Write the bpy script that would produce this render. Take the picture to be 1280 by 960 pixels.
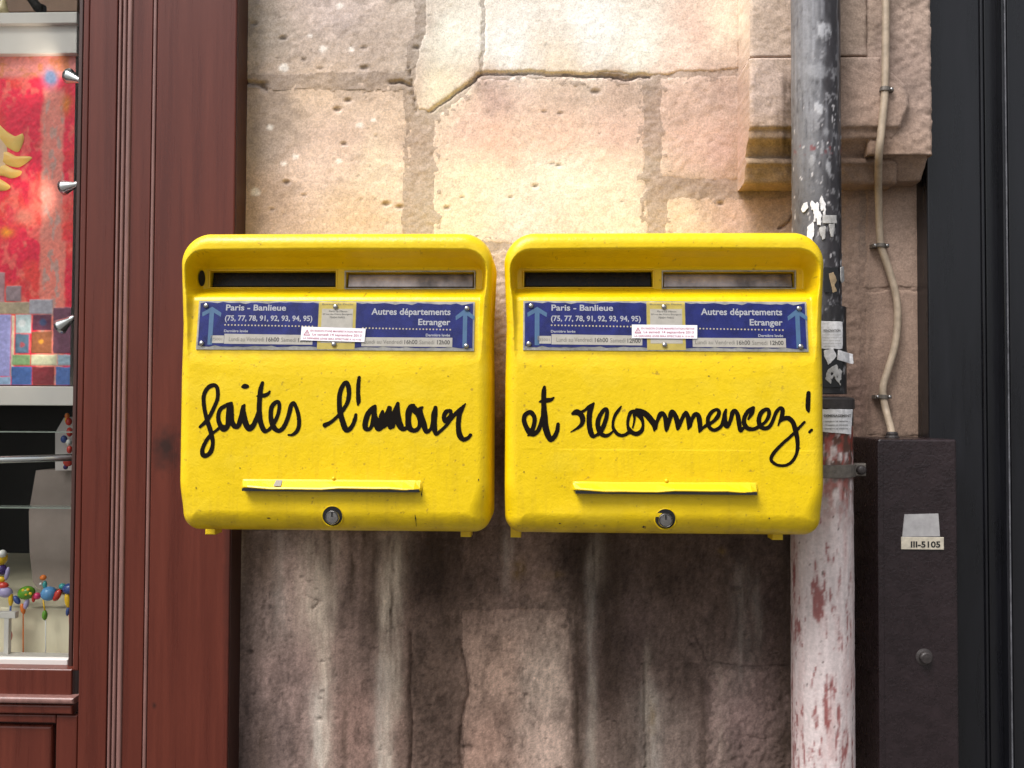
import bpy, math, random
import numpy as np
from mathutils import Vector, Matrix

for o in list(bpy.data.objects):
    bpy.data.objects.remove(o)
scene = bpy.context.scene
COL = scene.collection
R = math.radians

# ------------------------------------------------------------------ camera
F = 1100.0                       # focal length in photo pixels (photo is 1280 x 960)
YAW, PITCH, ROLL = R(2.0), R(1.5), R(0.25)
CAM = np.array([0.0, -1.745, 1.35])
fwd = np.array([-math.sin(YAW) * math.cos(PITCH), math.cos(YAW) * math.cos(PITCH), math.sin(PITCH)])
rgt0 = np.array([math.cos(YAW), math.sin(YAW), 0.0])
up0 = np.cross(rgt0, fwd)
rgt = rgt0 * math.cos(ROLL) + up0 * math.sin(ROLL)
up = np.cross(rgt, fwd)
cd = bpy.data.cameras.new('camera')
cam = bpy.data.objects.new('camera', cd)
COL.objects.link(cam)
M4 = Matrix.Identity(4)
for i in range(3):
    M4[i][0], M4[i][1], M4[i][2], M4[i][3] = rgt[i], up[i], -fwd[i], CAM[i]
cam.matrix_world = M4
cd.sensor_width = 36.0
cd.lens = F / 1280.0 * 36.0
cd.clip_start = 0.02
cd.clip_end = 500.0
scene.camera = cam

# ------------------------------------------------------------------ sky, sun, exposure
SUN_AZ, SUN_EL = R(42), R(56)    # azimuth: to the left of the wall's normal
sv = Vector((-math.sin(SUN_AZ) * math.cos(SUN_EL), -math.cos(SUN_AZ) * math.cos(SUN_EL), math.sin(SUN_EL)))
world = bpy.data.worlds.new('World')
scene.world = world
world.use_nodes = True
wn = world.node_tree.nodes
wl = world.node_tree.links
for n in list(wn):
    wn.remove(n)
sky = wn.new('ShaderNodeTexSky')
sky.sky_type = 'NISHITA'
sky.sun_disc = False
sky.sun_elevation = SUN_EL
sky.sun_rotation = math.atan2(sv.x, sv.y)
sky.air_density = 1.0
sky.dust_density = 4.0
sky.ozone_density = 1.0
hs = wn.new('ShaderNodeHueSaturation')
hs.inputs['Saturation'].default_value = 0.25
bgn = wn.new('ShaderNodeBackground')
bgn.inputs['Strength'].default_value = 0.06
wo = wn.new('ShaderNodeOutputWorld')
wl.new(sky.outputs[0], hs.inputs['Color'])
wl.new(hs.outputs[0], bgn.inputs[0])
wl.new(bgn.outputs[0], wo.inputs[0])
sd = bpy.data.lights.new('sun', 'SUN')
sd.energy = 1.5
sd.angle = R(30)
sd.color = (1.0, 0.975, 0.97)
sun = bpy.data.objects.new('sun', sd)
sun.rotation_euler = (-sv).to_track_quat('-Z', 'Y').to_euler()
sun.location = (-2, -3, 5)
COL.objects.link(sun)
vs = scene.view_settings
vs.view_transform = 'Standard'
vs.look = 'None'
vs.gamma = 1.0
vs.use_curve_mapping = False
vs.exposure = 1.40

# ------------------------------------------------------------------ pixel helpers
def ray(px, py):
    return fwd + rgt * ((px - 640.0) / F) + up * ((480.0 - py) / F)

def W(px, py, y=0.0):
    d = ray(px, py)
    t = (y - CAM[1]) / d[1]
    return CAM + d * t

def WP(px, py, p0, n):
    d = ray(px, py)
    return CAM + d * (np.dot(p0 - CAM, n) / np.dot(d, n))

def proj(x, y, z):
    dx, dy, dz = x - CAM[0], y - CAM[1], z - CAM[2]
    w = dx * fwd[0] + dy * fwd[1] + dz * fwd[2]
    u = dx * rgt[0] + dy * rgt[1] + dz * rgt[2]
    v = dx * up[0] + dy * up[1] + dz * up[2]
    return 640 + F * u / w, 480 - F * v / w

# ------------------------------------------------------------------ noise
_rng = np.random.RandomState(7)
_T = _rng.rand(256, 256)

def vnoise(x, y, seed=0):
    x = np.asarray(x, float) + seed * 17.31
    y = np.asarray(y, float) + seed * 9.77
    ix, iy = np.floor(x).astype(int), np.floor(y).astype(int)
    fx, fy = x - ix, y - iy
    fx = fx * fx * fx * (fx * (fx * 6 - 15) + 10)
    fy = fy * fy * fy * (fy * (fy * 6 - 15) + 10)
    a = _T[ix & 255, iy & 255]; b = _T[(ix + 1) & 255, iy & 255]
    c = _T[ix & 255, (iy + 1) & 255]; d = _T[(ix + 1) & 255, (iy + 1) & 255]
    return (a * (1 - fx) + b * fx) * (1 - fy) + (c * (1 - fx) + d * fx) * fy

def fbm(x, y, seed=0, octs=4, gain=0.5):
    s, a, t = 0.0, 1.0, 0.0
    for k in range(octs):
        s = s + a * vnoise(x * 2 ** k, y * 2 ** k, seed + k * 3)
        t += a
        a *= gain
    return s / t - 0.5            # about -0.35 .. 0.35

def sstep(a, b, x):
    t = np.clip((x - a) / (b - a), 0, 1)
    return t * t * (3 - 2 * t)

def lin(c):
    c = np.asarray(c, float) / 255.0
    return np.where(c <= 0.04045, c / 12.92, ((c + 0.055) / 1.055) ** 2.4)

# ------------------------------------------------------------------ mesh helpers
def tag(o, label=None, cat=None, group=None, kind=None):
    if label: o['label'] = label
    if cat: o['category'] = cat
    if group: o['group'] = group
    if kind: o['kind'] = kind
    return o

def empty(name, loc=(0, 0, 0)):
    o = bpy.data.objects.new(name, None)
    o.location = loc
    o.empty_display_size = 0.05
    COL.objects.link(o)
    return o

def link(name, me, m, parent=None):
    o = bpy.data.objects.new(name, me)
    COL.objects.link(o)
    if m is not None and not me.materials:
        me.materials.append(m)
    if parent is not None:
        o.parent = parent
        px = Vector((0, 0, 0))
        p = parent
        while p is not None:
            px += p.location
            p = p.parent
        o.location = -px          # meshes are written in world coordinates
    return o

def mk(name, verts, faces, m, parent=None, smooth=False, colors=None):
    me = bpy.data.meshes.new(name)
    v = [tuple(map(float, p)) for p in verts]
    me.from_pydata(v, [], [tuple(map(int, f)) for f in faces])
    if colors is not None:
        at = me.color_attributes.new('Col', 'FLOAT_COLOR', 'POINT')
        c = np.ones((len(v), 4), np.float32)
        c[:, :3] = colors
        at.data.foreach_set('color', c.ravel())
    if smooth:
        me.polygons.foreach_set('use_smooth', [True] * len(me.polygons))
    me.update()
    return link(name, me, m, parent)

def boxgeo(x0, x1, y0, y1, z0, z1, b=0.0):
    """box, front (low y) edges bevelled by b"""
    if b <= 0:
        v = [(x0, y0, z0), (x1, y0, z0), (x1, y1, z0), (x0, y1, z0), (x0, y0, z1), (x1, y0, z1), (x1, y1, z1), (x0, y1, z1)]
        f = [(0, 1, 5, 4), (1, 2, 6, 5), (2, 3, 7, 6), (3, 0, 4, 7), (4, 5, 6, 7), (3, 2, 1, 0)]
        return v, f
    v, f = [], []
    n = 3
    rings = [(0.0, y1)]
    for k in range(n + 1):
        a = math.pi / 2 * k / n
        rings.append((b * (1 - math.cos(a)), y0 + b * (1 - math.sin(a))))
    for ins, y in rings:
        v += [(x0 + ins, y, z0 + ins), (x1 - ins, y, z0 + ins), (x1 - ins, y, z1 - ins), (x0 + ins, y, z1 - ins)]
    for k in range(len(rings) - 1):
        for j in range(4):
            a, c = k * 4 + j, k * 4 + (j + 1) % 4
            f.append((a, c, c + 4, a + 4))
    f.append(tuple(range(len(v) - 4, len(v))))
    f.append((3, 2, 1, 0))
    return v, f

def box(name, x0, x1, y0, y1, z0, z1, m, parent=None, b=0.0):
    v, f = boxgeo(x0, x1, y0, y1, z0, z1, b)
    return mk(name, v, f, m, parent)

def pbox(name, px0, px1, py0, py1, y0, y1, m, parent=None, b=0.0):
    """box whose front face (at y0) covers the given photo rectangle"""
    a = W(px0, (py0 + py1) / 2, y0); c = W(px1, (py0 + py1) / 2, y0)
    t = W((px0 + px1) / 2, py0, y0); d = W((px0 + px1) / 2, py1, y0)
    return box(name, a[0], c[0], y0, y1, d[2], t[2], m, parent, b)

def lathe(center, axis, prof, n=24):
    """prof: list of (radius, distance along axis)"""
    axis = Vector(axis).normalized()
    e1 = axis.orthogonal().normalized(); e2 = axis.cross(e1)
    v, f = [], []
    for r, h in prof:
        for k in range(n):
            a = 2 * math.pi * k / n
            v.append(Vector(center) + axis * h + (e1 * math.cos(a) + e2 * math.sin(a)) * r)
    for i in range(len(prof) - 1):
        for k in range(n):
            a, b = i * n + k, i * n + (k + 1) % n
            f.append((a, b, b + n, a + n))
    f.append(tuple(range(n - 1, -1, -1)))
    f.append(tuple(range((len(prof) - 1) * n, len(prof) * n)))
    return v, f

def tube(pts, r, n=12, rf=None):
    pts = [Vector(p) for p in pts]
    v, f = [], []
    prev = None
    for i, p in enumerate(pts):
        t = (pts[min(i + 1, len(pts) - 1)] - pts[max(i - 1, 0)]).normalized()
        e1 = t.orthogonal().normalized() if prev is None else (prev - t * prev.dot(t)).normalized()
        prev = e1
        e2 = t.cross(e1)
        rr = r if rf is None else rf(i / (len(pts) - 1)) * r
        for k in range(n):
            a = 2 * math.pi * k / n
            v.append(p + (e1 * math.cos(a) + e2 * math.sin(a)) * rr)
    for i in range(len(pts) - 1):
        for k in range(n):
            a, b = i * n + k, i * n + (k + 1) % n
            f.append((a, b, b + n, a + n))
    f.append(tuple(range(n - 1, -1, -1)))
    f.append(tuple(range((len(pts) - 1) * n, len(pts) * n)))
    return v, f

def catmull(pts, sub=6):
    P = [np.array(p, float) for p in pts]
    P = [2 * P[0] - P[1]] + P + [2 * P[-1] - P[-2]]
    out = []
    for i in range(1, len(P) - 2):
        a, b, c, d = P[i - 1:i + 3]
        for k in range(sub):
            t = k / sub
            out.append(0.5 * (2 * b + (c - a) * t + (2 * a - 5 * b + 4 * c - d) * t * t + (3 * b - a - 3 * c + d) * t ** 3))
    out.append(P[-2])
    return out

def field(Fd, gx, gy):
    """marching squares: keeps Fd > 0. Returns 2D points, faces, boundary edges (ordered pairs)."""
    ny, nx = Fd.shape
    ins = Fd > 0
    idx = -np.ones(Fd.shape, int)
    jj, ii = np.nonzero(ins)
    idx[jj, ii] = np.arange(len(jj))
    pts = list(zip(gx[ii].tolist(), gy[jj].tolist()))
    c = ins[:-1, :-1].astype(int) + ins[:-1, 1:] * 2 + ins[1:, 1:] * 4 + ins[1:, :-1] * 8
    fj, fi = np.nonzero(c == 15)
    faces = np.stack([idx[fj, fi], idx[fj, fi + 1], idx[fj + 1, fi + 1], idx[fj + 1, fi]], 1).tolist()
    ed = {}
    def cross(j0, i0, j1, i1):
        key = (j0, i0, j1, i1) if (j0, i0) < (j1, i1) else (j1, i1, j0, i0)
        if key not in ed:
            a, b = Fd[j0, i0], Fd[j1, i1]
            t = a / (a - b)
            t = min(max(t, 0.02), 0.98)
            ed[key] = len(pts)
            pts.append((gx[i0] + (gx[i1] - gx[i0]) * t, gy[j0] + (gy[j1] - gy[j0]) * t))
        return ed[key]
    bnd = []
    pj, pi = np.nonzero((c > 0) & (c < 15))
    for j, i in zip(pj.tolist(), pi.tolist()):
        cs = [(j, i), (j, i + 1), (j + 1, i + 1), (j + 1, i)]
        st = [ins[p] for p in cs]
        if c[j, i] in (5, 10):
            for k in range(4):
                if st[k]:
                    a = cross(*cs[k - 1], *cs[k]); b = cross(*cs[k], *cs[(k + 1) % 4])
                    faces.append([a, idx[cs[k]], b]); bnd.append((b, a))
            continue
        poly, cr = [], []
        for k in range(4):
            if st[k]:
                poly.append(int(idx[cs[k]]))
            if st[k] != st[(k + 1) % 4]:
                e = cross(*cs[k], *cs[(k + 1) % 4])
                poly.append(e)
                cr.append((e, st[k]))
        faces.append(poly)
        o = [e for e, s in cr if s][0]; n = [e for e, s in cr if not s][0]
        bnd.append((o, n))
    return np.array(pts, float).reshape(-1, 2), faces, bnd

def polysdf(X, Y, poly):
    """signed distance, positive inside"""
    d = np.full(X.shape, 1e9)
    inside = np.zeros(X.shape, bool)
    n = len(poly)
    for k in range(n):
        ax, ay = poly[k]; bx, by = poly[(k + 1) % n]
        ex, ey = bx - ax, by - ay
        t = np.clip(((X - ax) * ex + (Y - ay) * ey) / (ex * ex + ey * ey), 0, 1)
        d = np.minimum(d, (X - ax - t * ex) ** 2 + (Y - ay - t * ey) ** 2)
        cr = ((ay > Y) != (by > Y)) & (X < (bx - ax) * (Y - ay) / (by - ay + 1e-12) + ax)
        inside ^= cr
    return np.where(inside, 1, -1) * np.sqrt(d)

def linedist(X, Y, pts):
    d = np.full(X.shape, 1e9)
    for (ax, ay), (bx, by) in zip(pts[:-1], pts[1:]):
        ex, ey = bx - ax, by - ay
        t = np.clip(((X - ax) * ex + (Y - ay) * ey) / (ex * ex + ey * ey), 0, 1)
        d = np.minimum(d, np.hypot(X - ax - t * ex, Y - ay - t * ey))
    return d

# ------------------------------------------------------------------ materials
def mat(name, col, rough=0.5, metal=0.0, var=0.0, vscale=20.0, bump=0.0, bscale=200.0, stretch=None,
        attr=False, spec=0.5, col2=None, bump2=0.0, b2scale=60.0, coat=0.0, rvar=0.0, det=6.0):
    m = bpy.data.materials.new(name)
    m.use_nodes = True
    nt = m.node_tree; N = nt.nodes; L = nt.links
    b = N['Principled BSDF']
    b.inputs['Roughness'].default_value = rough
    b.inputs['Metallic'].default_value = metal
    b.inputs['Specular IOR Level'].default_value = spec
    b.inputs['Base Color'].default_value = (*col, 1)
    if coat:
        b.inputs['Coat Weight'].default_value = coat
        b.inputs['Coat Roughness'].default_value = 0.12
    tc = N.new('ShaderNodeTexCoord')
    mp = N.new('ShaderNodeMapping')
    L.new(tc.outputs['Object'], mp.inputs[0])
    if stretch: mp.inputs['Scale'].default_value = stretch
    src = None
    if attr:
        at = N.new('ShaderNodeAttribute'); at.attribute_name = 'Col'
        src = at.outputs['Color']
    if var > 0 or col2 is not None:
        nz = N.new('ShaderNodeTexNoise')
        nz.inputs['Scale'].default_value = vscale
        nz.inputs['Detail'].default_value = det
        nz.inputs['Roughness'].default_value = 0.65
        L.new(mp.outputs[0], nz.inputs['Vector'])
        mr = N.new('ShaderNodeMapRange')
        mr.inputs['From Min'].default_value = 0.3; mr.inputs['From Max'].default_value = 0.7
        L.new(nz.outputs['Fac'], mr.inputs['Value'])
        if col2 is not None:
            mx = N.new('ShaderNodeMix'); mx.data_type = 'RGBA'
            mx.inputs['A'].default_value = (*col, 1); mx.inputs['B'].default_value = (*col2, 1)
            L.new(mr.outputs[0], mx.inputs['Factor'])
            src = mx.outputs['Result']
        if var > 0:
            m2 = N.new('ShaderNodeMapRange')
            m2.inputs['To Min'].default_value = 1 - var; m2.inputs['To Max'].default_value = 1 + var
            L.new(mr.outputs[0], m2.inputs['Value'])
            mu = N.new('ShaderNodeMix'); mu.data_type = 'RGBA'; mu.blend_type = 'MULTIPLY'
            mu.inputs['Factor'].default_value = 1.0
            if src is not None: L.new(src, mu.inputs['A'])
            else: mu.inputs['A'].default_value = (*col, 1)
            L.new(m2.outputs[0], mu.inputs['B'])
            src = mu.outputs['Result']
        if rvar > 0:
            m3 = N.new('ShaderNodeMapRange')
            m3.inputs['To Min'].default_value = max(0.02, rough - rvar); m3.inputs['To Max'].default_value = rough + rvar
            L.new(mr.outputs[0], m3.inputs['Value'])
            L.new(m3.outputs[0], b.inputs['Roughness'])
    if src is not None:
        L.new(src, b.inputs['Base Color'])
    prev = None
    for st, sc, dist in ((bump2, b2scale, 0.002), (bump, bscale, 0.0008)):
        if st > 0:
            nb = N.new('ShaderNodeTexNoise')
            nb.inputs['Scale'].default_value = sc
            nb.inputs['Detail'].default_value = 4.0
            L.new(mp.outputs[0], nb.inputs['Vector'])
            bp = N.new('ShaderNodeBump')
            bp.inputs['Strength'].default_value = st
            bp.inputs['Distance'].default_value = dist
            L.new(nb.outputs['Fac'], bp.inputs['Height'])
            if prev is not None: L.new(prev, bp.inputs['Normal'])
            prev = bp.outputs[0]
    if prev is not None:
        L.new(prev, b.inputs['Normal'])
    return m

def glassmat(name, tint=(1, 1, 1), ior=1.45, rough=0.02):
    m = bpy.data.materials.new(name); m.use_nodes = True
    nt = m.node_tree; N = nt.nodes; L = nt.links
    N.remove(N['Principled BSDF'])
    out = N['Material Output']
    tr = N.new('ShaderNodeBsdfTransparent'); tr.inputs[0].default_value = (*tint, 1)
    gl = N.new('ShaderNodeBsdfGlossy'); gl.inputs['Roughness'].default_value = rough
    fr = N.new('ShaderNodeFresnel'); fr.inputs['IOR'].default_value = ior
    mx = N.new('ShaderNodeMixShader')
    L.new(fr.outputs[0], mx.inputs[0]); L.new(tr.outputs[0], mx.inputs[1]); L.new(gl.outputs[0], mx.inputs[2])
    L.new(mx.outputs[0], out.inputs['Surface'])
    return m

def sl(r, g, b):
    return tuple(float(x) for x in lin((r, g, b)))

MT = {}
MT['stone'] = mat('stone', (0.5, 0.45, 0.4), 0.92, var=0.27, vscale=300, det=9.0, bump=0.7, bscale=520, attr=True, spec=0.2, bump2=0.22, b2scale=130)
MT['yellow'] = mat('yellow_paint', (0.83, 0.555, 0.006), 0.34, var=0.05, vscale=9, bump=0.5, bscale=300, bump2=0.28, b2scale=110, attr=True, rvar=0.06, spec=0.4)
MT['yellow_plain'] = mat('yellow_paint_plain', (0.775, 0.530, 0.004), 0.38, var=0.08, vscale=25, bump=0.3, bscale=300)
MT['ink'] = mat('black_marker_paint', (0.006, 0.0035, 0.002), 0.6, spec=0.12)
MT['blue'] = mat('blue_print', (0.020, 0.028, 0.185), 0.45, spec=0.3, var=0.40, vscale=45)
MT['cream_print'] = mat('yellowed_print', (0.66, 0.52, 0.12), 0.5, var=0.12, vscale=60)
MT['paper'] = mat('white_paper', (0.60, 0.56, 0.50), 0.6, var=0.12, vscale=50)
MT['sticker'] = mat('fresh_white_sticker', (0.80, 0.77, 0.80), 0.5)
MT['white_print'] = mat('white_print', (0.58, 0.58, 0.62), 0.5)
MT['dot_print'] = mat('cream_dots', (0.70, 0.62, 0.40), 0.5)
MT['light_blue'] = mat('pale_blue_print', (0.095, 0.20, 0.36), 0.4, var=0.12, vscale=80)
MT['text_dark'] = mat('dark_print', (0.10, 0.095, 0.09), 0.6)
MT['text_grey'] = mat('faded_print', (0.26, 0.24, 0.21), 0.6)
MT['text_red'] = mat('red_print', (0.42, 0.10, 0.16), 0.6)
MT['acrylic'] = mat('grimy_acrylic_edge', (0.36, 0.35, 0.32), 0.3, var=0.4, vscale=60)
MT['cover'] = glassmat('acrylic_cover', (0.97, 0.97, 0.96), 1.17, 0.14)
MT['steel'] = mat('worn_steel', (0.42, 0.41, 0.40), 0.26, metal=1.0, var=0.2, vscale=300)
MT['chrome'] = mat('chrome', (0.85, 0.85, 0.87), 0.26, metal=1.0)
MT['flap_dark'] = mat('dark_flap', (0.006, 0.005, 0.005), 0.25, var=0.4, vscale=60, spec=0.2)
MT['flap_metal'] = mat('flap_reflections', (0.30, 0.26, 0.25), 0.24, metal=0.85, var=0.7, vscale=26, stretch=(1, 1, 0.6))  # mottled tone paints the street's reflections into the right-hand flap
MT['hole'] = mat('hole_black', (0.01, 0.01, 0.01), 0.9)
MT['wood'] = mat('varnished_mahogany', (0.082, 0.0155, 0.0090), 0.29, col2=(0.112, 0.0235, 0.0130), var=0.10, vscale=6, stretch=(7, 7, 0.30), det=9.0, bump=0.04, bscale=60, rvar=0.04, spec=0.42)
MT['wood_edge'] = mat('worn_wood_edge', (0.20, 0.10, 0.085), 0.4, var=0.25, vscale=20, stretch=(5, 5, 0.6))
MT['wood_dark'] = mat('dark_mahogany_end', (0.045, 0.014, 0.009), 0.5, var=0.2, vscale=20, stretch=(5, 5, 0.6))
MT['black'] = mat('black_gloss_paint', (0.007, 0.0072, 0.0095), 0.30, var=0.25, vscale=12, stretch=(4, 4, 0.4), bump=0.10, bscale=90, rvar=0.06)
MT['black_edge'] = mat('grey_bead_edge', (0.10, 0.10, 0.11), 0.4, var=0.5, vscale=60)
MT['cabinet'] = mat('brown_black_hammered_paint', (0.019, 0.0115, 0.013), 0.28, bump=0.5, bscale=420, bump2=0.6, b2scale=190, var=0.25, vscale=40, rvar=0.06)
MT['pipe'] = mat('painted_pipe', (0.1, 0.1, 0.1), 0.42, attr=True, var=0.15, vscale=160, bump=0.3, bscale=300, bump2=0.15, b2scale=60)
MT['cast'] = mat('dark_cast_iron', (0.035, 0.028, 0.027), 0.5, var=0.4, vscale=90, bump=0.3, bscale=250)
MT['cable'] = mat('cream_cable', (0.42, 0.33, 0.24), 0.5, var=0.25, vscale=50)
MT['clip'] = mat('grey_clip', (0.16, 0.14, 0.12), 0.5, metal=0.4, var=0.3, vscale=120)
MT['canvas'] = mat('painted_canvas', (0.5, 0.1, 0.1), 0.6, attr=True, var=0.12, vscale=120, bump=0.3, bscale=200)
MT['petal'] = mat('yellow_paint_relief', (0.80, 0.58, 0.16), 0.5, col2=(0.80, 0.42, 0.08), vscale=25, bump=0.3, bscale=200)
MT['white_board'] = mat('white_lacquer', (0.62, 0.58, 0.54), 0.4, var=0.05, vscale=10)
MT['dark_in'] = mat('dark_display_backing', (0.005, 0.0035, 0.003), 0.6, var=0.5, vscale=14)
MT['brown_in'] = mat('brown_backing', (0.22, 0.12, 0.07), 0.6, var=0.3, vscale=9)
MT['bag'] = mat('grey_paper', (0.30, 0.24, 0.21), 0.7, var=0.1, vscale=20)
MT['glass'] = glassmat('window_glass', (0.97, 0.98, 0.97), 1.13, 0.0)
MT['shelf_glass'] = mat('green_glass_edge', (0.30, 0.34, 0.30), 0.15)
MT['pave'] = mat('pavement_stone', (0.10, 0.095, 0.088), 0.85, var=0.3, vscale=3, bump=0.3, bscale=60)

# ------------------------------------------------------------------ ground
def plane(name, x0, x1, y0, y1, z, m, lab=None):
    o = mk(name, [(x0, y0, z), (x1, y0, z), (x1, y1, z), (x0, y1, z)], [(0, 1, 2, 3)], m)
    tag(o, lab, kind='structure')
    return o
plane('pavement', -150, 150, -150, 60, 0.0, MT['pave'], 'grey stone pavement below the wall')

# ------------------------------------------------------------------ stone wall: colour and relief
E_UP, E_LOW = 0.98, 0.54          # how strongly the upper and the lower wall are lit, to turn seen tones into albedo
CP = [  # photo position, tone
 (320,40,175,160,145),(400,60,190,170,155),(470,70,185,165,150),(420,20,200,180,170),(520,40,188,168,153),
 (400,115,215,185,155),(340,130,178,156,138),(480,120,208,180,155),(330,180,175,155,140),(420,170,215,185,165),
 (400,210,225,195,175),(470,210,232,210,180),(350,250,192,162,138),(450,270,212,182,148),(500,180,220,190,165),
 (560,50,250,235,218),(560,120,245,225,192),(580,150,225,185,165),(640,60,252,242,230),(740,40,250,240,230),
 (800,60,248,238,222),(700,80,245,220,195),(870,40,225,190,170),(905,30,240,215,190),(850,75,235,205,185),
 (620,120,200,165,150),(700,110,205,175,155),(780,110,195,165,145),(620,170,230,185,160),(700,160,230,190,165),
 (770,170,220,180,160),(600,220,245,225,190),(700,220,243,226,202),(770,220,240,220,192),(650,270,238,218,196),
 (760,270,236,216,188),(580,280,235,215,180),(850,130,205,170,150),(870,180,215,175,155),(900,120,185,155,140),
 (900,190,205,165,150),(860,240,185,155,130),(850,270,230,200,165),(920,270,205,165,140),(960,260,178,143,118),
 (625,340,195,168,145),(625,420,165,138,118),
 (1070,250,165,135,115),(1120,300,178,148,128),(1070,400,160,130,110),(1110,400,170,140,120),(1060,500,140,110,95),
 (1130,500,155,128,108),(960,40,186,161,141),(955,110,190,165,150),(1070,40,172,147,127),(1100,60,167,142,127),
 (1140,100,162,137,122),(1080,130,176,146,126),(945,190,150,124,92),(945,222,142,116,82),(1080,190,150,120,98),(1080,215,130,104,84),
 (420,-200,200,180,165),(740,-200,245,232,220)]
CPL = [
 (330,690,84,68,58),(330,780,98,82,74),(390,720,118,98,88),(440,800,108,88,78),(450,900,118,93,82),(330,900,92,76,70),
 (360,850,112,92,84),(545,850,100,80,68),(545,720,70,54,46),(545,930,88,70,60),(620,850,140,114,98),(680,850,152,132,117),
 (680,940,146,124,110),(610,930,124,98,84),(640,720,106,86,76),(600,700,88,70,60),(740,710,64,50,44),(740,850,84,66,58),
 (790,800,80,64,58),(850,720,78,62,54),(850,850,86,70,62),(920,880,110,90,84),(960,760,74,58,52),(820,900,114,98,88),
 (930,700,80,64,56),(625,560,96,74,62),(625,480,130,106,90),(1060,800,90,72,64),(420,1150,110,92,82),(800,1150,100,84,76),(620,1150,130,110,98)]
_cp = np.array([c[:2] for c in CP + CPL], float)
_cc = np.concatenate([lin([c[2:] for c in CP]) / E_UP, lin([c[2:] for c in CPL]) / E_LOW])
_cc = np.clip(_cc, 0.01, 0.86)
_cc = _cc * 0.80 + _cc.mean(1, keepdims=True) * np.array([0.207, 0.199, 0.194])

PITS = [(318,30,3.5),(354,48,4),(330,105,5),(400,86,3),(435,126,3.5),(422,137,4),(455,85,4),(358,228,4),(483,255,4),(500,259,4),
        (744,115,4.5),(700,142,2.5),(680,140,2.5),(669,233,3),(698,207,2.5),(690,205,2),(578,247,2.5),(638,247,2.5),(559,260,3),(900,255,3),
        (430,180,3),(380,244,2.5),(470,170,2),(340,262,2.5),(520,60,3.5),(455,60,3),(380,75,2.5),(312,815,4),(585,934,6),(658,868,4),
        (706,782,4),(620,725,2.5),(635,775,2.5),(636,798,2),(920,735,5),(865,805,3),(700,960,4),(466,810,2.5),(400,898,3),(640,750,2)]
rs = np.random.RandomState(3)
for _ in range(60):
    PITS.append((rs.uniform(305, 985), rs.uniform(0, 300), rs.uniform(0.7, 1.5)))
for _ in range(120):
    PITS.append((rs.uniform(305, 985), rs.uniform(670, 960), rs.uniform(0.9, 2.2)))
CHIPS = [(450,157,4),(467,150,2.5),(355,205,3),(369,196,3),(424,202,2.5),(425,8,4),(404,62,4),(440,62,3),(388,45,2.5),(320,240,5),(355,85,5),(338,160,3.5)]
CRACKS = [([(598,94),(612,92),(640,93),(665,91),(690,94),(700,93),(735,95),(772,97),(781,100),(800,95),(812,96)], 2.2, 1.0),
          ([(540,139),(556,127),(575,113),(592,103),(598,94)], 1.7, 0.9),
          ([(488,103),(500,103),(513,107)], 1.8, 0.9),
          ([(511,85),(515,105),(520,140)], 1.0, 0.6),
          ([(513,790),(514,830),(511,860),(515,900),(513,960),(514,1050)], 1.6, 0.9),
          ([(575,800),(582,835),(586,865),(578,890),(574,930),(577,975)], 1.4, 0.8),
          ([(806,830),(805,880),(807,930),(806,1000)], 1.2, 0.7),
          ([(330,746),(331,800)], 0.9, 0.5),
          ([(383,744),(400,752),(392,760)], 0.9, 0.5),
          ([(975,285),(985,278),(990,270)], 2.0, 0.9),
          ([(305,103),(325,105),(332,112)], 2.6, 0.8),
          ([(870,795),(885,828),(930,834),(985,832)], 1.4, 0.6)]

def _idw():
    tx = np.arange(180, 1300, 5.0); ty = np.arange(-360, 1340, 5.0)
    X, Y = np.meshgrid(tx, ty)
    low = sstep(430, 640, Y)
    num = np.zeros(X.shape + (3,)); den = np.zeros(X.shape)
    for (cx, cy), c in zip(_cp, _cc):
        w = 1.0 / ((X - cx) ** 2 + (Y - cy) ** 2 * (1 - 0.45 * low) + 320.0) ** 1.7
        num += w[..., None] * c; den += w
    return num / den[..., None]
_TAB = _idw()

def tab(x, y):
    u = np.clip((x - 180) / 5.0, 0, _TAB.shape[1] - 2.001); v = np.clip((y + 360) / 5.0, 0, _TAB.shape[0] - 2.001)
    i, j = u.astype(int), v.astype(int)
    fu, fv = (u - i)[..., None], (v - j)[..., None]
    return (_TAB[j, i] * (1 - fu) + _TAB[j, i + 1] * fu) * (1 - fv) + (_TAB[j + 1, i] * (1 - fu) + _TAB[j + 1, i + 1] * fu) * fv

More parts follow.
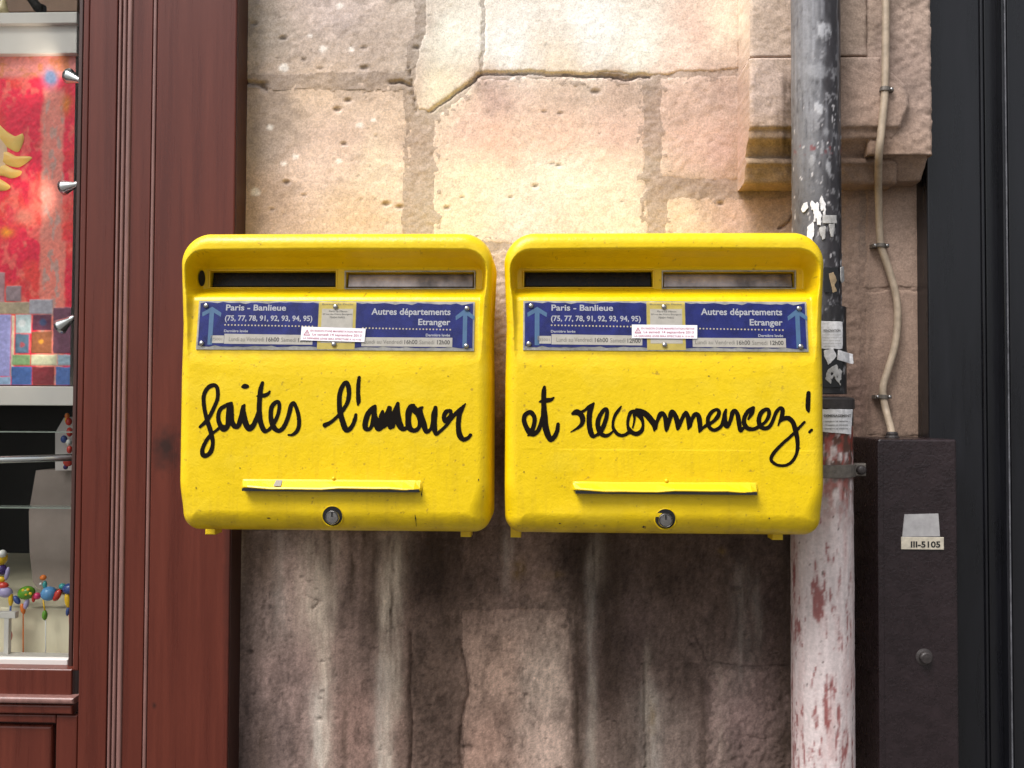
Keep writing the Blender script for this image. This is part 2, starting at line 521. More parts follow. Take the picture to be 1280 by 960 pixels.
LIGHT, GREY, DARK = sl(204, 188, 170), sl(188, 178, 167), sl(78, 64, 54)
STREAKS = [(404, 8, 700, 1050, .85, LIGHT), (388, 12, 665, 790, .6, LIGHT), (416, 5, 660, 780, .6, LIGHT), (482, 7, 700, 1060, .95, LIGHT),
  (497, 5, 690, 880, .85, LIGHT), (400, 9, 850, 1050, .75, GREY), (478, 8, 820, 1050, .6, GREY), (492, 14, 650, 720, .6, LIGHT),
  (350, 7, 660, 780, .3, GREY), (303, 4, 660, 720, .5, LIGHT),
  (738, 5, 690, 1000, .55, GREY), (745, 9, 655, 720, .55, LIGHT), (740, 4, 840, 1010, .5, LIGHT), (815, 9, 850, 1020, .55, GREY), (808, 4, 800, 1000, .35, LIGHT),
  (634, 5, 655, 720, .5, GREY), (925, 9, 700, 860, .28, GREY), (945, 6, 720, 820, .25, GREY), (900, 8, 820, 960, .25, LIGHT),
  (335, 17, 640, 720, .85, DARK), (412, 4, 655, 720, .7, DARK), (440, 5, 650, 740, .6, DARK), (455, 4, 650, 760, .6, DARK), (467, 6, 640, 800, .65, DARK),
  (489, 2.2, 735, 800, .9, DARK), (432, 5, 800, 960, .35, DARK), (545, 28, 630, 720, .8, DARK), (722, 9, 640, 1000, .75, DARK),
  (765, 14, 640, 900, .6, DARK), (830, 20, 640, 730, .5, DARK), (905, 10, 700, 830, .35, DARK), (985, 12, 640, 1000, .75, DARK), (880, 9, 840, 1000, .4, DARK),
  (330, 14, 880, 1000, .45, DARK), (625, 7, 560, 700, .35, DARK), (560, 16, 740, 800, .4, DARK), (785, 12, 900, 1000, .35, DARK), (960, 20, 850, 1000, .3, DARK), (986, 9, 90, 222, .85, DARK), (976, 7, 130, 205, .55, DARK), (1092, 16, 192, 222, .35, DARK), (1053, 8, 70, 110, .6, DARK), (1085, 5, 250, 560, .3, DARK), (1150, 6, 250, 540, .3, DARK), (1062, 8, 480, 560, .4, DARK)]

def near(px, py, x0, x1, y0, y1):
    return np.nonzero((px > x0) & (px < x1) & (py > y0) & (py < y1))[0]

def wall_colour(PXa, PYa):
    shp = PXa.shape
    px, py = PXa.ravel(), PYa.ravel()
    wx = px + 34 * fbm(px / 38, py / 38, 1) + 10 * fbm(px / 9, py / 9, 2)
    wy = py + 30 * fbm(px / 38, py / 38, 5) + 10 * fbm(px / 9, py / 9, 6)
    lower = sstep(430, 640, py)
    col = tab(wx, wy)
    # fine mottling
    g = 1 + 0.28 * fbm(px / 7, py / 6, 11, 5, .6) + (0.24 + 0.2 * lower) * fbm(px / 2.6, py / 2.6, 12, 2)
    g *= 1 + 0.14 * fbm(px / 60, py / 45, 13) * (1 + 2 * lower)
    # grime blotches on the lower courses
    g *= 1 - lower * 0.30 * sstep(-0.10, 0.25, fbm(px / 16, py / 40, 14, 6, 0.65)) - lower * 0.22 * sstep(0.0, 0.25, fbm(px / 4, py / 6, 15, 4, 0.7))
    g *= 1 + lower * 0.55 * fbm(px / 3.2, py / 13, 16, 5, .7) + (1 - lower) * 0.16 * fbm(px / 14, py / 3.5, 17, 4, .7)
    col = col * g[..., None]
    # grey lichen patches on the upper blocks
    gm = sstep(0.05, 0.17, fbm(px / 26, py / 20, 21)) * sstep(330, 250, py) * sstep(545, 500, px) * 0.55
    gm += sstep(0.08, 0.16, fbm(px / 11, py / 14, 22)) * sstep(95, 110, py) * sstep(190, 130, py) * sstep(540, 600, px) * 0.42
    gm = np.clip(gm, 0, 1)
    col = col * (1 - gm[..., None]) + (col * np.array([0.70, 0.70, 0.70])) * gm[..., None]
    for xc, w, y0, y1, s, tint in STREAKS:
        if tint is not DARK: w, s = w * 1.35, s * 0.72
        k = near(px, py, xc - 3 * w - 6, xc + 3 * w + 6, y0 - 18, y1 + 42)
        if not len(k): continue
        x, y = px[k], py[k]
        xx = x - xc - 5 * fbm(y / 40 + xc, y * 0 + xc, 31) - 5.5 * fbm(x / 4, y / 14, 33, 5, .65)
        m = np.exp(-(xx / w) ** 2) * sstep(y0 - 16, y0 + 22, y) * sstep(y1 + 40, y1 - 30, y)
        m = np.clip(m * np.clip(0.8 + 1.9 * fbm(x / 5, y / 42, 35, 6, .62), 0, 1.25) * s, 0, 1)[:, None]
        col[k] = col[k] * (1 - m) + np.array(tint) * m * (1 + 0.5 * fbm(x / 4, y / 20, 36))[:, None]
    # harder tone steps where grime has built up
    mean = np.array([0.16, 0.125, 0.105])
    k = lower[:, None] * 0.16
    col = np.where(k > 0, mean * np.clip(col / mean, 0.02, None) ** (1 + k), col) if k.max() > 0 else col
    # moss / yellow paint drips
    for (mx, my, sx, sy, s) in [(648, 712, 9, 16, .5), (690, 718, 14, 5, .35), (902, 690, 5, 5, .6), (815, 895, 5, 22, .45), (950, 285, 16, 8, .4)]:
        k = near(px, py, mx - 3 * sx, mx + 3 * sx, my - 3 * sy, my + 3 * sy)
        x, y = px[k], py[k]
        m = (np.exp(-((x - mx) / sx) ** 2 - ((y - my) / sy) ** 2) * s * np.clip(0.7 + 2 * fbm(x / 6, y / 6, 41), 0, 1))[:, None]
        col[k] = col[k] * (1 - m) + np.array(sl(128, 100, 30)) * m
    for cx, cy, r in PITS:
        k = near(px, py, cx - 3 * r - 2, cx + 3 * r + 2, cy - 3 * r - 2, cy + 3 * r + 2)
        if len(k):
            x, y = px[k], py[k]
            m = sstep(r * 1.25, r * 0.5, np.hypot((x - cx) * .7, (y - cy) * 1.3) + 3.0 * fbm(x / 4, y / 4, 44))
            col[k] *= (1 - 0.38 * m)[:, None]
    for cx, cy, r in CHIPS:
        k = near(px, py, cx - 3 * r - 2, cx + 3 * r + 2, cy - 3 * r - 2, cy + 3 * r + 2)
        if len(k):
            x, y = px[k], py[k]
            m = sstep(r * 1.3, r * 0.6, np.hypot((x - cx) * 0.8, y - cy) + 4 * fbm(x / 3, y / 3, 45))[:, None]
            col[k] = col[k] * (1 - 0.7 * m) + np.array(sl(250, 244, 236)) * 0.7 * m
    return np.clip(col, 0.008, 0.88).reshape(shp + (3,))

def wall_relief(PXa, PYa, rough):
    shp = PXa.shape
    px, py = PXa.ravel(), PYa.ravel()
    h = 0.0024 * fbm(px / 70, py / 70, 51) + 0.0010 * fbm(px / 18, py / 15, 52) + 0.0009 * fbm(px / 5, py / 5, 53, 3)
    # slanting tool marks
    u = (px + 0.45 * py)
    h = h + 0.0005 * fbm(u / 3.0, (py - 0.5 * px) / 22, 54, 2)
    h = h + rough * (0.006 * fbm(px / 9, py / 9, 55, 3) + 0.003 * fbm(px / 3.2, py / 3.2, 56, 2))
    for cx, cy, r in PITS:
        k = near(px, py, cx - 2 * r, cx + 2 * r, cy - 2 * r, cy + 2 * r)
        if len(k):
            h[k] -= 0.0012 * min(r, 4) * sstep(r * 1.3, r * 0.3, np.hypot((px[k] - cx) * 0.7, (py[k] - cy) * 1.3) + 0.9 * fbm(px[k] / 3, py[k] / 3, 59, 2))
    wx = px + 3 * fbm(px / 6, py / 6, 57); wy = py + 3 * fbm(px / 6, py / 6, 58)
    for pts, w, s in CRACKS:
        P = np.array(pts)
        k = near(px, py, P[:, 0].min() - 9, P[:, 0].max() + 9, P[:, 1].min() - 9, P[:, 1].max() + 9)
        if len(k):
            d = linedist(wx[k], wy[k], pts)
            h[k] -= 0.010 * s * sstep(w * 1.2, w * 0.35, d) + 0.0012 * s * sstep(6, 1, d)
    return h.reshape(shp)

wall = empty('stone_wall', (0, 0, 0))
tag(wall, 'weathered cream and pink limestone block wall with dark grime streaks below the mailboxes', 'wall')
STEP = 2.0 * 1.745 / F
gx = np.arange(W(268, 480)[0], W(1160, 480)[0], STEP)
gz = np.arange(W(640, 1250)[2], W(640, -250)[2], STEP)
GX, GZ = np.meshgrid(gx, gz)
PX, PY = proj(GX, 0 * GX, GZ)
WPX = PX + 7 * fbm(PX / 20, PY / 20, 61) + 3.0 * fbm(PX / 5, PY / 5, 62)
WPY = PY + 7 * fbm(PX / 20, PY / 20, 63) + 3.0 * fbm(PX / 5, PY / 5, 64)

STONES = [  # outline in the wall's photo coordinates, how far proud (m), roughness
 ([(262,-260),(420,-260),(420,-146),(262,-146)], .006, .1), ([(424,-260),(700,-260),(700,-146),(424,-146)], .006, .1), ([(704,-260),(1160,-260),(1160,-146),(704,-146)], .006, .1),
 ([(262,-142),(531,-142),(528,40),(519,72),(514,101.6),(262,102.6)], .0035, .35),
 ([(262,103.2),(512,102.4),(516,150),(514,306),(262,306)], .0035, .06),
 ([(534,-142),(602,-142),(602,91),(572,117),(541,139),(523,138),(518,105),(522,76),(531,42)], .009, .0),
 ([(608,-142),(925,-142),(925,87),(880,89),(800,95),(770,93),(700,94),(604,93)], .010, .0),
 ([(600,97),(700,97),(770,97),(806,99),(808,250),(812,306),(542,306),(540,150),(575,121)], .006, .05),
 ([(824,96),(880,93),(960,91),(960,227),(860,227),(824,223)], .006, .3),
 ([(832,247),(1043,244),(1043,420),(826,420)], .006, .25),
 ([(262,310),(400,310),(400,560),(262,560)], .006, .2), ([(404,310),(574,310),(574,560),(404,560)], .006, .3),
 ([(578,310),(822,310),(822,560),(578,560)], .006, 1.0), ([(826,424),(1043,424),(1043,560),(826,560)], .006, .5),
 ([(262,564),(480,564),(480,660),(262,660)], .006, .3), ([(484,564),(760,564),(760,660),(484,660)], .006, .5), ([(764,564),(1043,564),(1043,660),(764,660)], .006, .4),
 ([(262,663),(512,663),(514,780),(511,870),(513,960),(514,1110),(262,1110)], .007, .12),
 ([(517,760),(560,756),(574,766),(571,800),(582,850),(573,905),(577,1110),(516,1110)], .004, 1.2),
 ([(517,663),(577,663),(571,700),(560,750),(518,756)], .005, .6),
 ([(581,663),(706,663),(708,753),(575,756),(567,736),(578,700)], .006, .25),
 ([(578,762),(710,759),(717,830),(716,960),(720,1110),(581,1110),(578,905),(588,850),(576,800)], .008, .05),
 ([(714,663),(880,663),(884,828),(804,832),(804,960),(804,1110),(724,1110),(720,840)], .006, .4),
 ([(809,836),(878,834),(878,1110),(811,1110)], .007, .5),
 ([(884,663),(1043,663),(1043,826),(888,828)], .006, .8),
 ([(883,832),(1043,830),(1043,1110),(882,1110)], .008, 1.4),
 ([(1046,200),(1076,200),(1078,560),(1079,700),(1046,700)], .007, .9), ([(1046,704),(1079,704),(1079,1110),(1046,1110)], .007, .9),
 ([(1081,200),(1157,200),(1157,361),(1081,361)], .009, .05), ([(1081,363.5),(1158,363.5),(1158,546),(1081,546)], .009, .08), ([(1082,549),(1158,549),(1158,1110),(1082,1110)], .008, .2),
 ([(262,1114),(560,1114),(560,1260),(262,1260)], .006, .2), ([(564,1114),(860,1114),(860,1260),(564,1260)], .006, .2), ([(864,1114),(1170,1114),(1170,1260),(864,1260)], .006, .2)]

TINT = {(517, 760): .84, (578, 762): 1.22, (714, 663): .80, (883, 832): 1.12, (517, 663): .72, (884, 663): .85, (581, 663): .95, (809, 836): 1.05}
for poly, proud, rough in STONES:
    pa = np.array(poly, float)
    x0, x1, y0, y1 = pa[:, 0].min() - 8, pa[:, 0].max() + 8, pa[:, 1].min() - 8, pa[:, 1].max() + 8
    ci = np.nonzero((PX[len(gz) // 2] > x0) & (PX[len(gz) // 2] < x1))[0]
    ri = np.nonzero((PY[:, len(gx) // 2] > y0 - 6) & (PY[:, len(gx) // 2] < y1 + 6))[0]
    if len(ci) < 3 or len(ri) < 3: continue
    sj, si = slice(ri[0], ri[-1] + 1), slice(ci[0], ci[-1] + 1)
    S = polysdf(WPX[sj, si], WPY[sj, si], poly)
    Fd = S.copy()
    Fd[0, :] = Fd[-1, :] = -1; Fd[:, 0] = Fd[:, -1] = -1
    pts, faces, bnd = field(Fd, gx[si], gz[sj])
    if len(pts) < 4: continue
    px, py = proj(pts[:, 0], 0 * pts[:, 0], pts[:, 1])
    wpx = px + 7 * fbm(px / 20, py / 20, 61) + 3.0 * fbm(px / 5, py / 5, 62)
    wpy = py + 7 * fbm(px / 20, py / 20, 63) + 3.0 * fbm(px / 5, py / 5, 64)
    sd_ = np.maximum(polysdf(wpx, wpy, poly), 0)
    er = 3.0 + 5 * rough
    h = 0.42 * proud * np.sqrt(np.clip(1 - (1 - np.clip(sd_ / er, 0, 1)) ** 2, 0, 1)) + wall_relief(px, py, rough)
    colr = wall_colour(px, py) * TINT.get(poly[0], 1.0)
    n = len(pts)
    V = np.stack([pts[:, 0], -h, pts[:, 1]], 1)
    bs = sorted({a for e in bnd for a in e})
    bi = {a: n + k for k, a in enumerate(bs)}
    sk = V[bs].copy(); sk[:, 1] = 0.02
    V = np.concatenate([V, sk]); colr = np.concatenate([colr, colr[bs] * 0.9])
    faces = faces + [(b, a, bi[a], bi[b]) for a, b in bnd]
    mk('stone', V, faces, MT['stone'], wall, smooth=True, colors=colr)

# mortar bed, flush and gritty
ny, nx = PX.shape
ids = np.arange(ny * nx).reshape(ny, nx)
# only keep mortar where a joint can be seen
acc = np.full(PX.shape, -1e9)
for poly, _, _ in STONES:
    pa = np.array(poly, float)
    mnx, mxx, mny, mxy = pa[:, 0].min(), pa[:, 0].max(), pa[:, 1].min(), pa[:, 1].max()
    sel = (WPX > mnx - 6) & (WPX < mxx + 6) & (WPY > mny - 6) & (WPY < mxy + 6)
    if sel.any():
        acc[sel] = np.maximum(acc[sel], polysdf(WPX[sel], WPY[sel], poly))
keep = (acc < 9.0)
keep = keep[:-1, :-1] | keep[1:, 1:]
jj, ii = np.nonzero(keep)
q = np.stack([ids[jj, ii], ids[jj, ii + 1], ids[jj + 1, ii + 1], ids[jj + 1, ii]], 1)
used, inv = np.unique(q, return_inverse=True)
px, py = PX.ravel()[used], PY.ravel()[used]
mh = 0.0022 + wall_relief(px, py, 0.55)
mc = wall_colour(px, py)
jm = sstep(330, 300, py)[:, None]
mc = (mc * 0.50 + np.array(sl(150, 134, 122)) * 0.36) * jm + mc * 0.86 * (1 - jm)
V = np.stack([GX.ravel()[used], -mh, GZ.ravel()[used]], 1)
mk('mortar', V, inv.reshape(-1, 4), MT['stone'], wall, smooth=True, colors=mc)
box('wall_core', gx[0], W(1168, 480)[0], 0.022, 0.30, 0.0, 2.75, mat('core_stone', (0.3, 0.26, 0.22), 0.9, var=0.2), wall)

# ---- projecting pier with a moulded corbel
def profile_block(name, x0, x1, prof, amp=0.0022, seed=0, rough=0.4, xr=None, dark=1.0):
    """prof: list of (depth proud of the wall, z) going from top to bottom; swept along x with closed left and right ends"""
    P = []
    for (d0, z0), (d1, z1) in zip(prof[:-1], prof[1:]):
        n = max(1, int(math.hypot(d1 - d0, z1 - z0) / 0.0035))
        for k in range(n):
            t = k / n
            P.append((d0 + (d1 - d0) * t, z0 + (z1 - z0) * t))
    P.append(prof[-1])
    P = np.array(P)
    nx = max(4, int((x1 - x0) / 0.0035))
    xs = np.linspace(x0, x1, nx)
    X, D = np.meshgrid(xs, P[:, 0]); _, Z = np.meshgrid(xs, P[:, 1])
    if xr is not None:                       # ragged right end
        X = x0 + (X - x0) * ((xr(Z) - x0) / (x1 - x0))
    A, B = proj(X, -D, Z)
    n1 = 2 * amp * fbm(A / 9, B / 9, seed + 71) + amp * fbm(A / 2.6, B / 2.6, seed + 72, 2) + amp * 2.2 * fbm(A / 40, B / 40, seed + 73)
    edge = np.minimum(X - X[:, :1], X[:, -1:] - X)
    rnd = 0.004 * (1 - np.clip(edge / 0.006, 0, 1)) ** 2
    D2 = np.where(D > 0.004, D + n1 - rnd, D)
    Xn = X + (edge < 1e-6) * 0.8 * amp * fbm(A / 6, B / 6, seed + 75)
    V = np.stack([Xn.ravel(), -D2.ravel(), Z.ravel()], 1)
    m, n = X.shape
    idn = np.arange(m * n).reshape(m, n)
    F_ = np.stack([idn[:-1, :-1].ravel(), idn[1:, :-1].ravel(), idn[1:, 1:].ravel(), idn[:-1, 1:].ravel()], 1).tolist()
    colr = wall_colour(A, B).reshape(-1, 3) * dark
    # ends: grids between front edge and wall plane
    for side, rev in ((0, False), (n - 1, True)):
        K = 14
        base = len(V)
        ex = V[idn[:, side]]
        rows = []
        for k in range(K + 1):
            t = k / K
            r = ex.copy(); r[:, 1] = ex[:, 1] * (1 - t) + 0.01 * t
            if k: r[:, 0] += 0.9 * amp * fbm(r[:, 1] / 0.012 + 50, r[:, 2] / 0.012, seed + 76)
            rows.append(r)
        EV = np.concatenate(rows)
        a, b = proj(EV[:, 0], EV[:, 1], EV[:, 2])
        ec = wall_colour(a - (18 if not rev else 0), b)
        V = np.concatenate([V, EV]); colr = np.concatenate([colr, ec])
        for k in range(K):
            for j in range(m - 1):
                p0, p1, p2, p3 = base + k * m + j, base + k * m + j + 1, base + (k + 1) * m + j + 1, base + (k + 1) * m + j
                F_.append((p0, p3, p2, p1) if not rev else (p0, p1, p2, p3))
    return mk(name, V, F_, MT['stone'], wall, smooth=True, colors=colr)

PF = 0.105
xl = W(937, 150, -PF)[0]; xm = W(1084, 40, -PF)[0]; xr_ = W(1127, 120, -PF)[0]; xe = W(1168, 100, -PF)[0]
zt = 2.62
zj = W(950, 72, -PF)[2]
def zp(py, d): return W(950, py, -d)[2]
profile_block('pier_stone', xl + 0.002, xm, [(0.0, zt), (PF, zt), (PF - 0.001, zj + 0.003), (0.0, zj + 0.002)], seed=1)
profile_block('corbel_stone', xl, xr_, [(0.0, zj - 0.001), (PF + 0.003, zj - 0.002), (PF + 0.003, zp(159, PF)), (PF - 0.004, zp(162, PF)), (PF - 0.006, zp(172, PF)),
              (PF - 0.022, zp(183, .085)), (PF - 0.036, zp(197, .07)), (PF - 0.026, zp(199.5, .078)), (PF - 0.024, zp(205, .078)), (PF - 0.030, zp(208, .072)), (PF - 0.044, zp(228, .06)), (PF - 0.05, zp(231, .055)), (0.0, zp(231, .05))],
              seed=2, xr=lambda z: xr_ + 0.010 * np.sin(z * 40) + 0.02 * fbm(z * 30, z * 0 + 3, 80) - 0.030 * sstep(zj - 0.05, zj, z))
profile_block('pier_stone', xm + 0.003, xe, [(0.0, zt), (PF - 0.010, zt), (PF - 0.010, zj + 0.03), (PF - 0.008, zp(193, PF)), (PF - 0.025, zp(196, .08)), (PF - 0.06, zp(226, .05)), (0.0, zp(229, .04))],
              amp=0.0030, seed=3)

# ------------------------------------------------------------------ mailboxes
YF = -0.345                      # front plane
YB = -0.215                      # back of the shell
XC = W(421, 640, YF)[0] - 0.0085
Z0 = W(421, 664, YF + 0.03)[2]
ZT = W(421, 292.5, YF + 0.02)[2] - Z0   # height
HW = 0.2530

def zl(py, d=0.0): return W(421, py, YF + d)[2] - Z0
def xl_(px, d=0.0): return W(px, 478, YF + d)[0] - XC

VP_ = [(zl(308.5), 0.0), (zl(312, .006), .008), (zl(322, .03), .034), (zl(334, .058), .058), (zl(337, .060), .0605), (zl(362, .060), .0605), (zl(364.5, .046), .046), (zl(367, .030), .030), (zl(371, .019), .019),
       (zl(375, .016), .016), (zl(439, .004), .004), (zl(444, .003), .0030), (zl(450, .002), .0018), (zl(457, .001), .0009), (zl(472), 0.0)]
_vz = np.array([p[0] for p in VP_])[::-1]; _vd = np.array([p[1] for p in VP_])[::-1]
SLOTS = [(xl_(261, .06), xl_(418.5, .06), zl(359, .06), zl(338.5, .06)), (xl_(431, .06), xl_(592, .06), zl(360, .06), zl(340, .06))]

def rrect(x, z, x0, x1, z0, z1, rt, rb):
    """positive inside"""
    cx, cz = (x0 + x1) / 2, (z0 + z1) / 2
    r = np.where(z > cz, rt, rb)
    qx = np.abs(x - cx) - (x1 - x0) / 2 + r; qz = np.abs(z - cz) - (z1 - z0) / 2 + r
    return -(np.hypot(np.maximum(qx, 0), np.maximum(qz, 0)) + np.minimum(np.maximum(qx, qz), 0) - r)

def box_depth(x, z):
    """distance of the box's face behind the front plane"""
    d = np.maximum(rrect(x, z, -HW, HW, 0, ZT, 0.050, 0.029), 0)
    r = 0.021 + 0.020 * sstep(0.085, 0.02, z)
    t = np.clip(1 - d / r, 0, 1)
    dep = r * (1 - np.sqrt(np.clip(1 - t * t, 0, 1)))
    # very slight crown of the pressed front
    dep = dep + 0.0016 * (x / HW) ** 2
    zb, ztp = zl(472), zl(308.5)
    op = rrect(x, z, -HW + 0.007, HW - 0.007, zb - 0.02, ztp, 0.040, 0.02)
    cheek = sstep(0.0, 0.0125, op)
    v = np.interp(z, _vz, _vd)
    c = v * cheek
    sl_ = np.zeros_like(x)
    for x0, x1, z0, z1 in SLOTS:
        sl_ = np.maximum(sl_, sstep(-0.0012, 0.0012, rrect(x, z, x0, x1, z0, z1, 0.002, 0.002)))
    return np.maximum(dep, c) + 0.016 * sl_

bs_ = 0.00125
bgx = np.arange(-HW - 2 * bs_, HW + 3 * bs_, bs_); bgz = np.arange(-2 * bs_, ZT + 3 * bs_, bs_)
BX, BZ = np.meshgrid(bgx, bgz)
Fd = rrect(BX, BZ, -HW, HW, 0, ZT, 0.050, 0.029)
pts, faces, bnd = field(Fd, bgx, bgz)
dep = box_depth(pts[:, 0], pts[:, 1])
bx_, bz_ = pts[:, 0], pts[:, 1]
flare = 1 + 0.010 * np.interp(bz_, [0, zl(470), zl(405), zl(330), ZT], [0.2, 0, -0.6, 1.0, 1.0])
V = np.stack([bx_ * flare, YF + dep, bz_], 1)
n = len(V)
bl = sorted({a for e in bnd for a in e}); bi = {a: n + k for k, a in enumerate(bl)}
sk = V[bl].copy(); sk[:, 1] = YB
V = np.concatenate([V, sk])
faces = faces + [(b, a, bi[a], bi[b]) for a, b in bnd]
# closed back: walk the boundary
nxt = dict(bnd); loop = [bnd[0][0]]
while nxt[loop[-1]] != loop[0] and len(loop) <= len(bnd): loop.append(nxt[loop[-1]])
faces.append([bi[a] for a in loop])
def box_paint(V, sd):
    ppx, ppz = V[:, 0] / 0.00127, V[:, 2] / 0.00127
    bc = np.ones((len(V), 3)) * np.array([0.775, 0.535, 0.003])
    bc *= (1 + 0.12 * fbm(ppx / 60, ppz / 50, sd) + 0.08 * fbm(ppx / 9, ppz / 9, sd + 1))[:, None]
    low, top_ = sstep(0.06, 0.0, V[:, 2]), sstep(ZT - 0.05, ZT, V[:, 2])
    gr = 0.45 * low * np.clip(0.4 + 2.4 * fbm(ppx / 20, ppz / 14, sd + 2, 5, .6), 0, 1)
    gr = gr + 0.10 * sstep(0.05, 0.25, fbm(ppx / 5, ppz / 60, sd + 4, 5, .6)) * sstep(0.30, 0.10, V[:, 2])    # faint runs
    rec = sstep(0.018, 0.03, V[:, 1] - YF) * sstep(zl(300), zl(312), V[:, 2]) * 0 + sstep(zl(455), zl(442), V[:, 2]) * sstep(zl(372), zl(380), V[:, 2])
    gr = gr + 0.35 * rec * np.clip(0.2 + 2.0 * fbm(ppx / 12, ppz / 9, sd + 5), 0, 1)
    gr = gr + 0.30 * sstep(zl(361), zl(365), V[:, 2]) * 0
    gr = gr + 0.7 * sstep(0.29, 0.34, fbm(ppx / 5, ppz / 5, sd + 3))
    gr = np.clip(gr, 0, 0.75)[:, None]
    bc = bc * (1 - gr) + np.array([0.34, 0.20, 0.02]) * gr
    fd = (0.30 * sstep(0.02, 0.25, fbm(ppx / 45, ppz / 30, sd + 6, 5, .6)))[:, None]       # sun-bleached
    return bc * (1 - fd) + np.array([0.82, 0.60, 0.03]) * fd
bc = box_paint(V, 90)

def lpt(px, py, off=0.0, d=0.0): # left box photo point -> local point on the front plane
    p = W(px, py, YF + d)
    return np.array([p[0] - XC, p[1] - off, p[2] - Z0])

# label plane
lp0 = lpt(421, 375, 0, .016); lp1 = lpt(421, 439, 0, .004)
lu = np.array([1.0, 0, 0]); lv = (lp0 - lp1) / np.linalg.norm(lp0 - lp1)
ln = np.cross(lu, lv)            # towards the viewer
if ln[1] > 0: ln = -ln
OFF = np.array([XC, 0, Z0])
def lab(px, py, h):
    p = WP(421, py + (px - 421) * 0.004, lp0 + OFF, ln)       # square in the label's own plane
    p[0] = W(px, 408, YF + 0.010)[0]
    return p - OFF + ln * h

def quadbox(name, corners, h0, h1, m, parent, place):
    """slab on the label plane: corners in photo px, from height h0 to h1"""
    v = [place(x, y, h1) for x, y in corners] + [place(x, y, h0) for x, y in corners]
    k = len(corners)
    f = [tuple(range(k))] + [(j, (j + k), ((j + 1) % k) + k, (j + 1) % k) for j in range(k)]
    return mk(name, v, f, m, parent)

def rect(x0, x1, y0, y1): return [(x0, y1), (x1, y1), (x1, y0), (x0, y0)]

def text(name, body, x0, x1, ytop, ybase, m, parent, place, h, bold=0.0):
    cu = bpy.data.curves.new('lettering', 'FONT')
    cu.body = body
    cu.size = 1.0
    cu.resolution_u = 3
    cu.offset = bold
    to = bpy.data.objects.new('lettering', cu)
    COL.objects.link(to)
    dg = bpy.context.evaluated_depsgraph_get()
    me = bpy.data.meshes.new_from_object(to.evaluated_get(dg))
    bpy.data.objects.remove(to)
    co = np.array([v.co[:] for v in me.vertices])
    cap = 0.729
    mnx, mxx = co[:, 0].min(), co[:, 0].max()
    sx = (x1 - x0) / (mxx - mnx); sy = (ybase - ytop) / cap
    for v in me.vertices:
        X = x0 + (v.co.x - mnx) * sx; Yp = ybase - v.co.y * sy
        v.co = Vector(place(X, Yp, h))
    me.materials.clear()
    me.update()
    return link(name, me, m, parent)

mailbox = empty('mailbox', (0, 0, 0))
V_SHELL = V.copy()
shell = mk('shell', V, faces, MT['yellow'], mailbox, smooth=True, colors=bc)
box('carcass', -HW + 0.035, HW - 0.035, YB - 0.002, -0.004, 0.012, ZT - 0.03, MT['yellow_plain'], mailbox, 0.0)
for px in (268, 583.5):
    p = W(px, 664, YB); c = p[0] - XC
    tb = box('mounting_foot', c - 0.009, c + 0.009, YB - 0.02, YB + 0.012, -0.0195, 0.012, MT['yellow_plain'], mailbox, 0.002)

# slots with flaps
for k, (x0, x1, z0, z1) in enumerate(SLOTS):
    yb = YF + 0.0605 + 0.016
    v, f = boxgeo(x0 + 0.0015, x1 - 0.0015, yb - 0.009, yb - 0.001, z0 + 0.0016, z1 - 0.0016, 0.002)
    fl = mk('slot_flap', v, f, MT['flap_dark'] if k == 0 else MT['flap_metal'], mailbox)
    # tilt the flap so its foot stands out
    for vv in fl.data.vertices:
        t = (vv.co.z - z0) / (z1 - z0)
        vv.co.y += 0.006 * (t - 0.5)
    # thin rim round the opening
    w = 0.0022; yo = YF + 0.0605
    rv, rf = [], []
    for (a, b_, c, d_) in ((x0 - w, x1 + w, z1, z1 + w), (x0 - w, x1 + w, z0 - w, z0), (x0 - w, x0, z0, z1), (x1, x1 + w, z0, z1)):
        bv, bf = boxgeo(a, b_, yo - 0.0014, yo + 0.004, c, d_, 0.0006)
        rf += [tuple(i + len(rv) for i in q_) for q_ in bf]; rv += bv
    mk('slot_rim', rv, rf, MT['yellow_plain'] if k == 0 else MT['acrylic'], mailbox)

# pull ledge: wedge with tapered ends
def ledge():
    xa, xb = lpt(303, 606)[0], lpt(528, 606)[0]
    ztop = zl(602.5); zbot = zl(611)
    prof = [(0.0, ztop + 0.004), (0.003, ztop + 0.001), (0.014, ztop - 0.007), (0.0155, zbot + 0.0015), (0.0145, zbot), (0.003, zbot + 0.0035), (-0.002, zbot + 0.003)]
    xs = [xa, xa + 0.003, xa + 0.012, xa + 0.03] + list(np.linspace(xa + 0.05, xb - 0.05, 8)) + [xb - 0.03, xb - 0.012, xb - 0.003, xb]
    sc = [0.15, 0.55, 0.9, 1.0] + [1.0] * 8 + [1.0, 0.9, 0.5, 0.12]
    v, f = [], []
    for i, x in enumerate(xs):
        wob = 0.0012 * math.sin(x * 31) + 0.0007 * math.sin(x * 83)
        yb = YF + float(box_depth(np.array([x]), np.array([zbot]))[0]) + 0.0004
        for d, z in prof:
            v.append((x, yb - d * sc[i], z + wob * (d > 0.004)))
    k = len(prof)
    for i in range(len(xs) - 1):
        for j in range(k - 1):
            f.append((i * k + j, i * k + j + 1, (i + 1) * k + j + 1, (i + 1) * k + j))
    f.append(tuple(range(k))); f.append(tuple(range((len(xs) - 1) * k + k - 1, (len(xs) - 1) * k - 1, -1)))
    lo = mk('pull_ledge', v, f, MT['yellow_plain'], mailbox)
    mk('ledge_black_strip', *boxgeo(xa + 0.004, xb - 0.004, YF - 0.0138, YF + 0.002, zbot - 0.0034, zbot + 0.0010), MT['hole'], lo)  # thin black slab under the lip draws the dark line below it
    return lo
ledge()
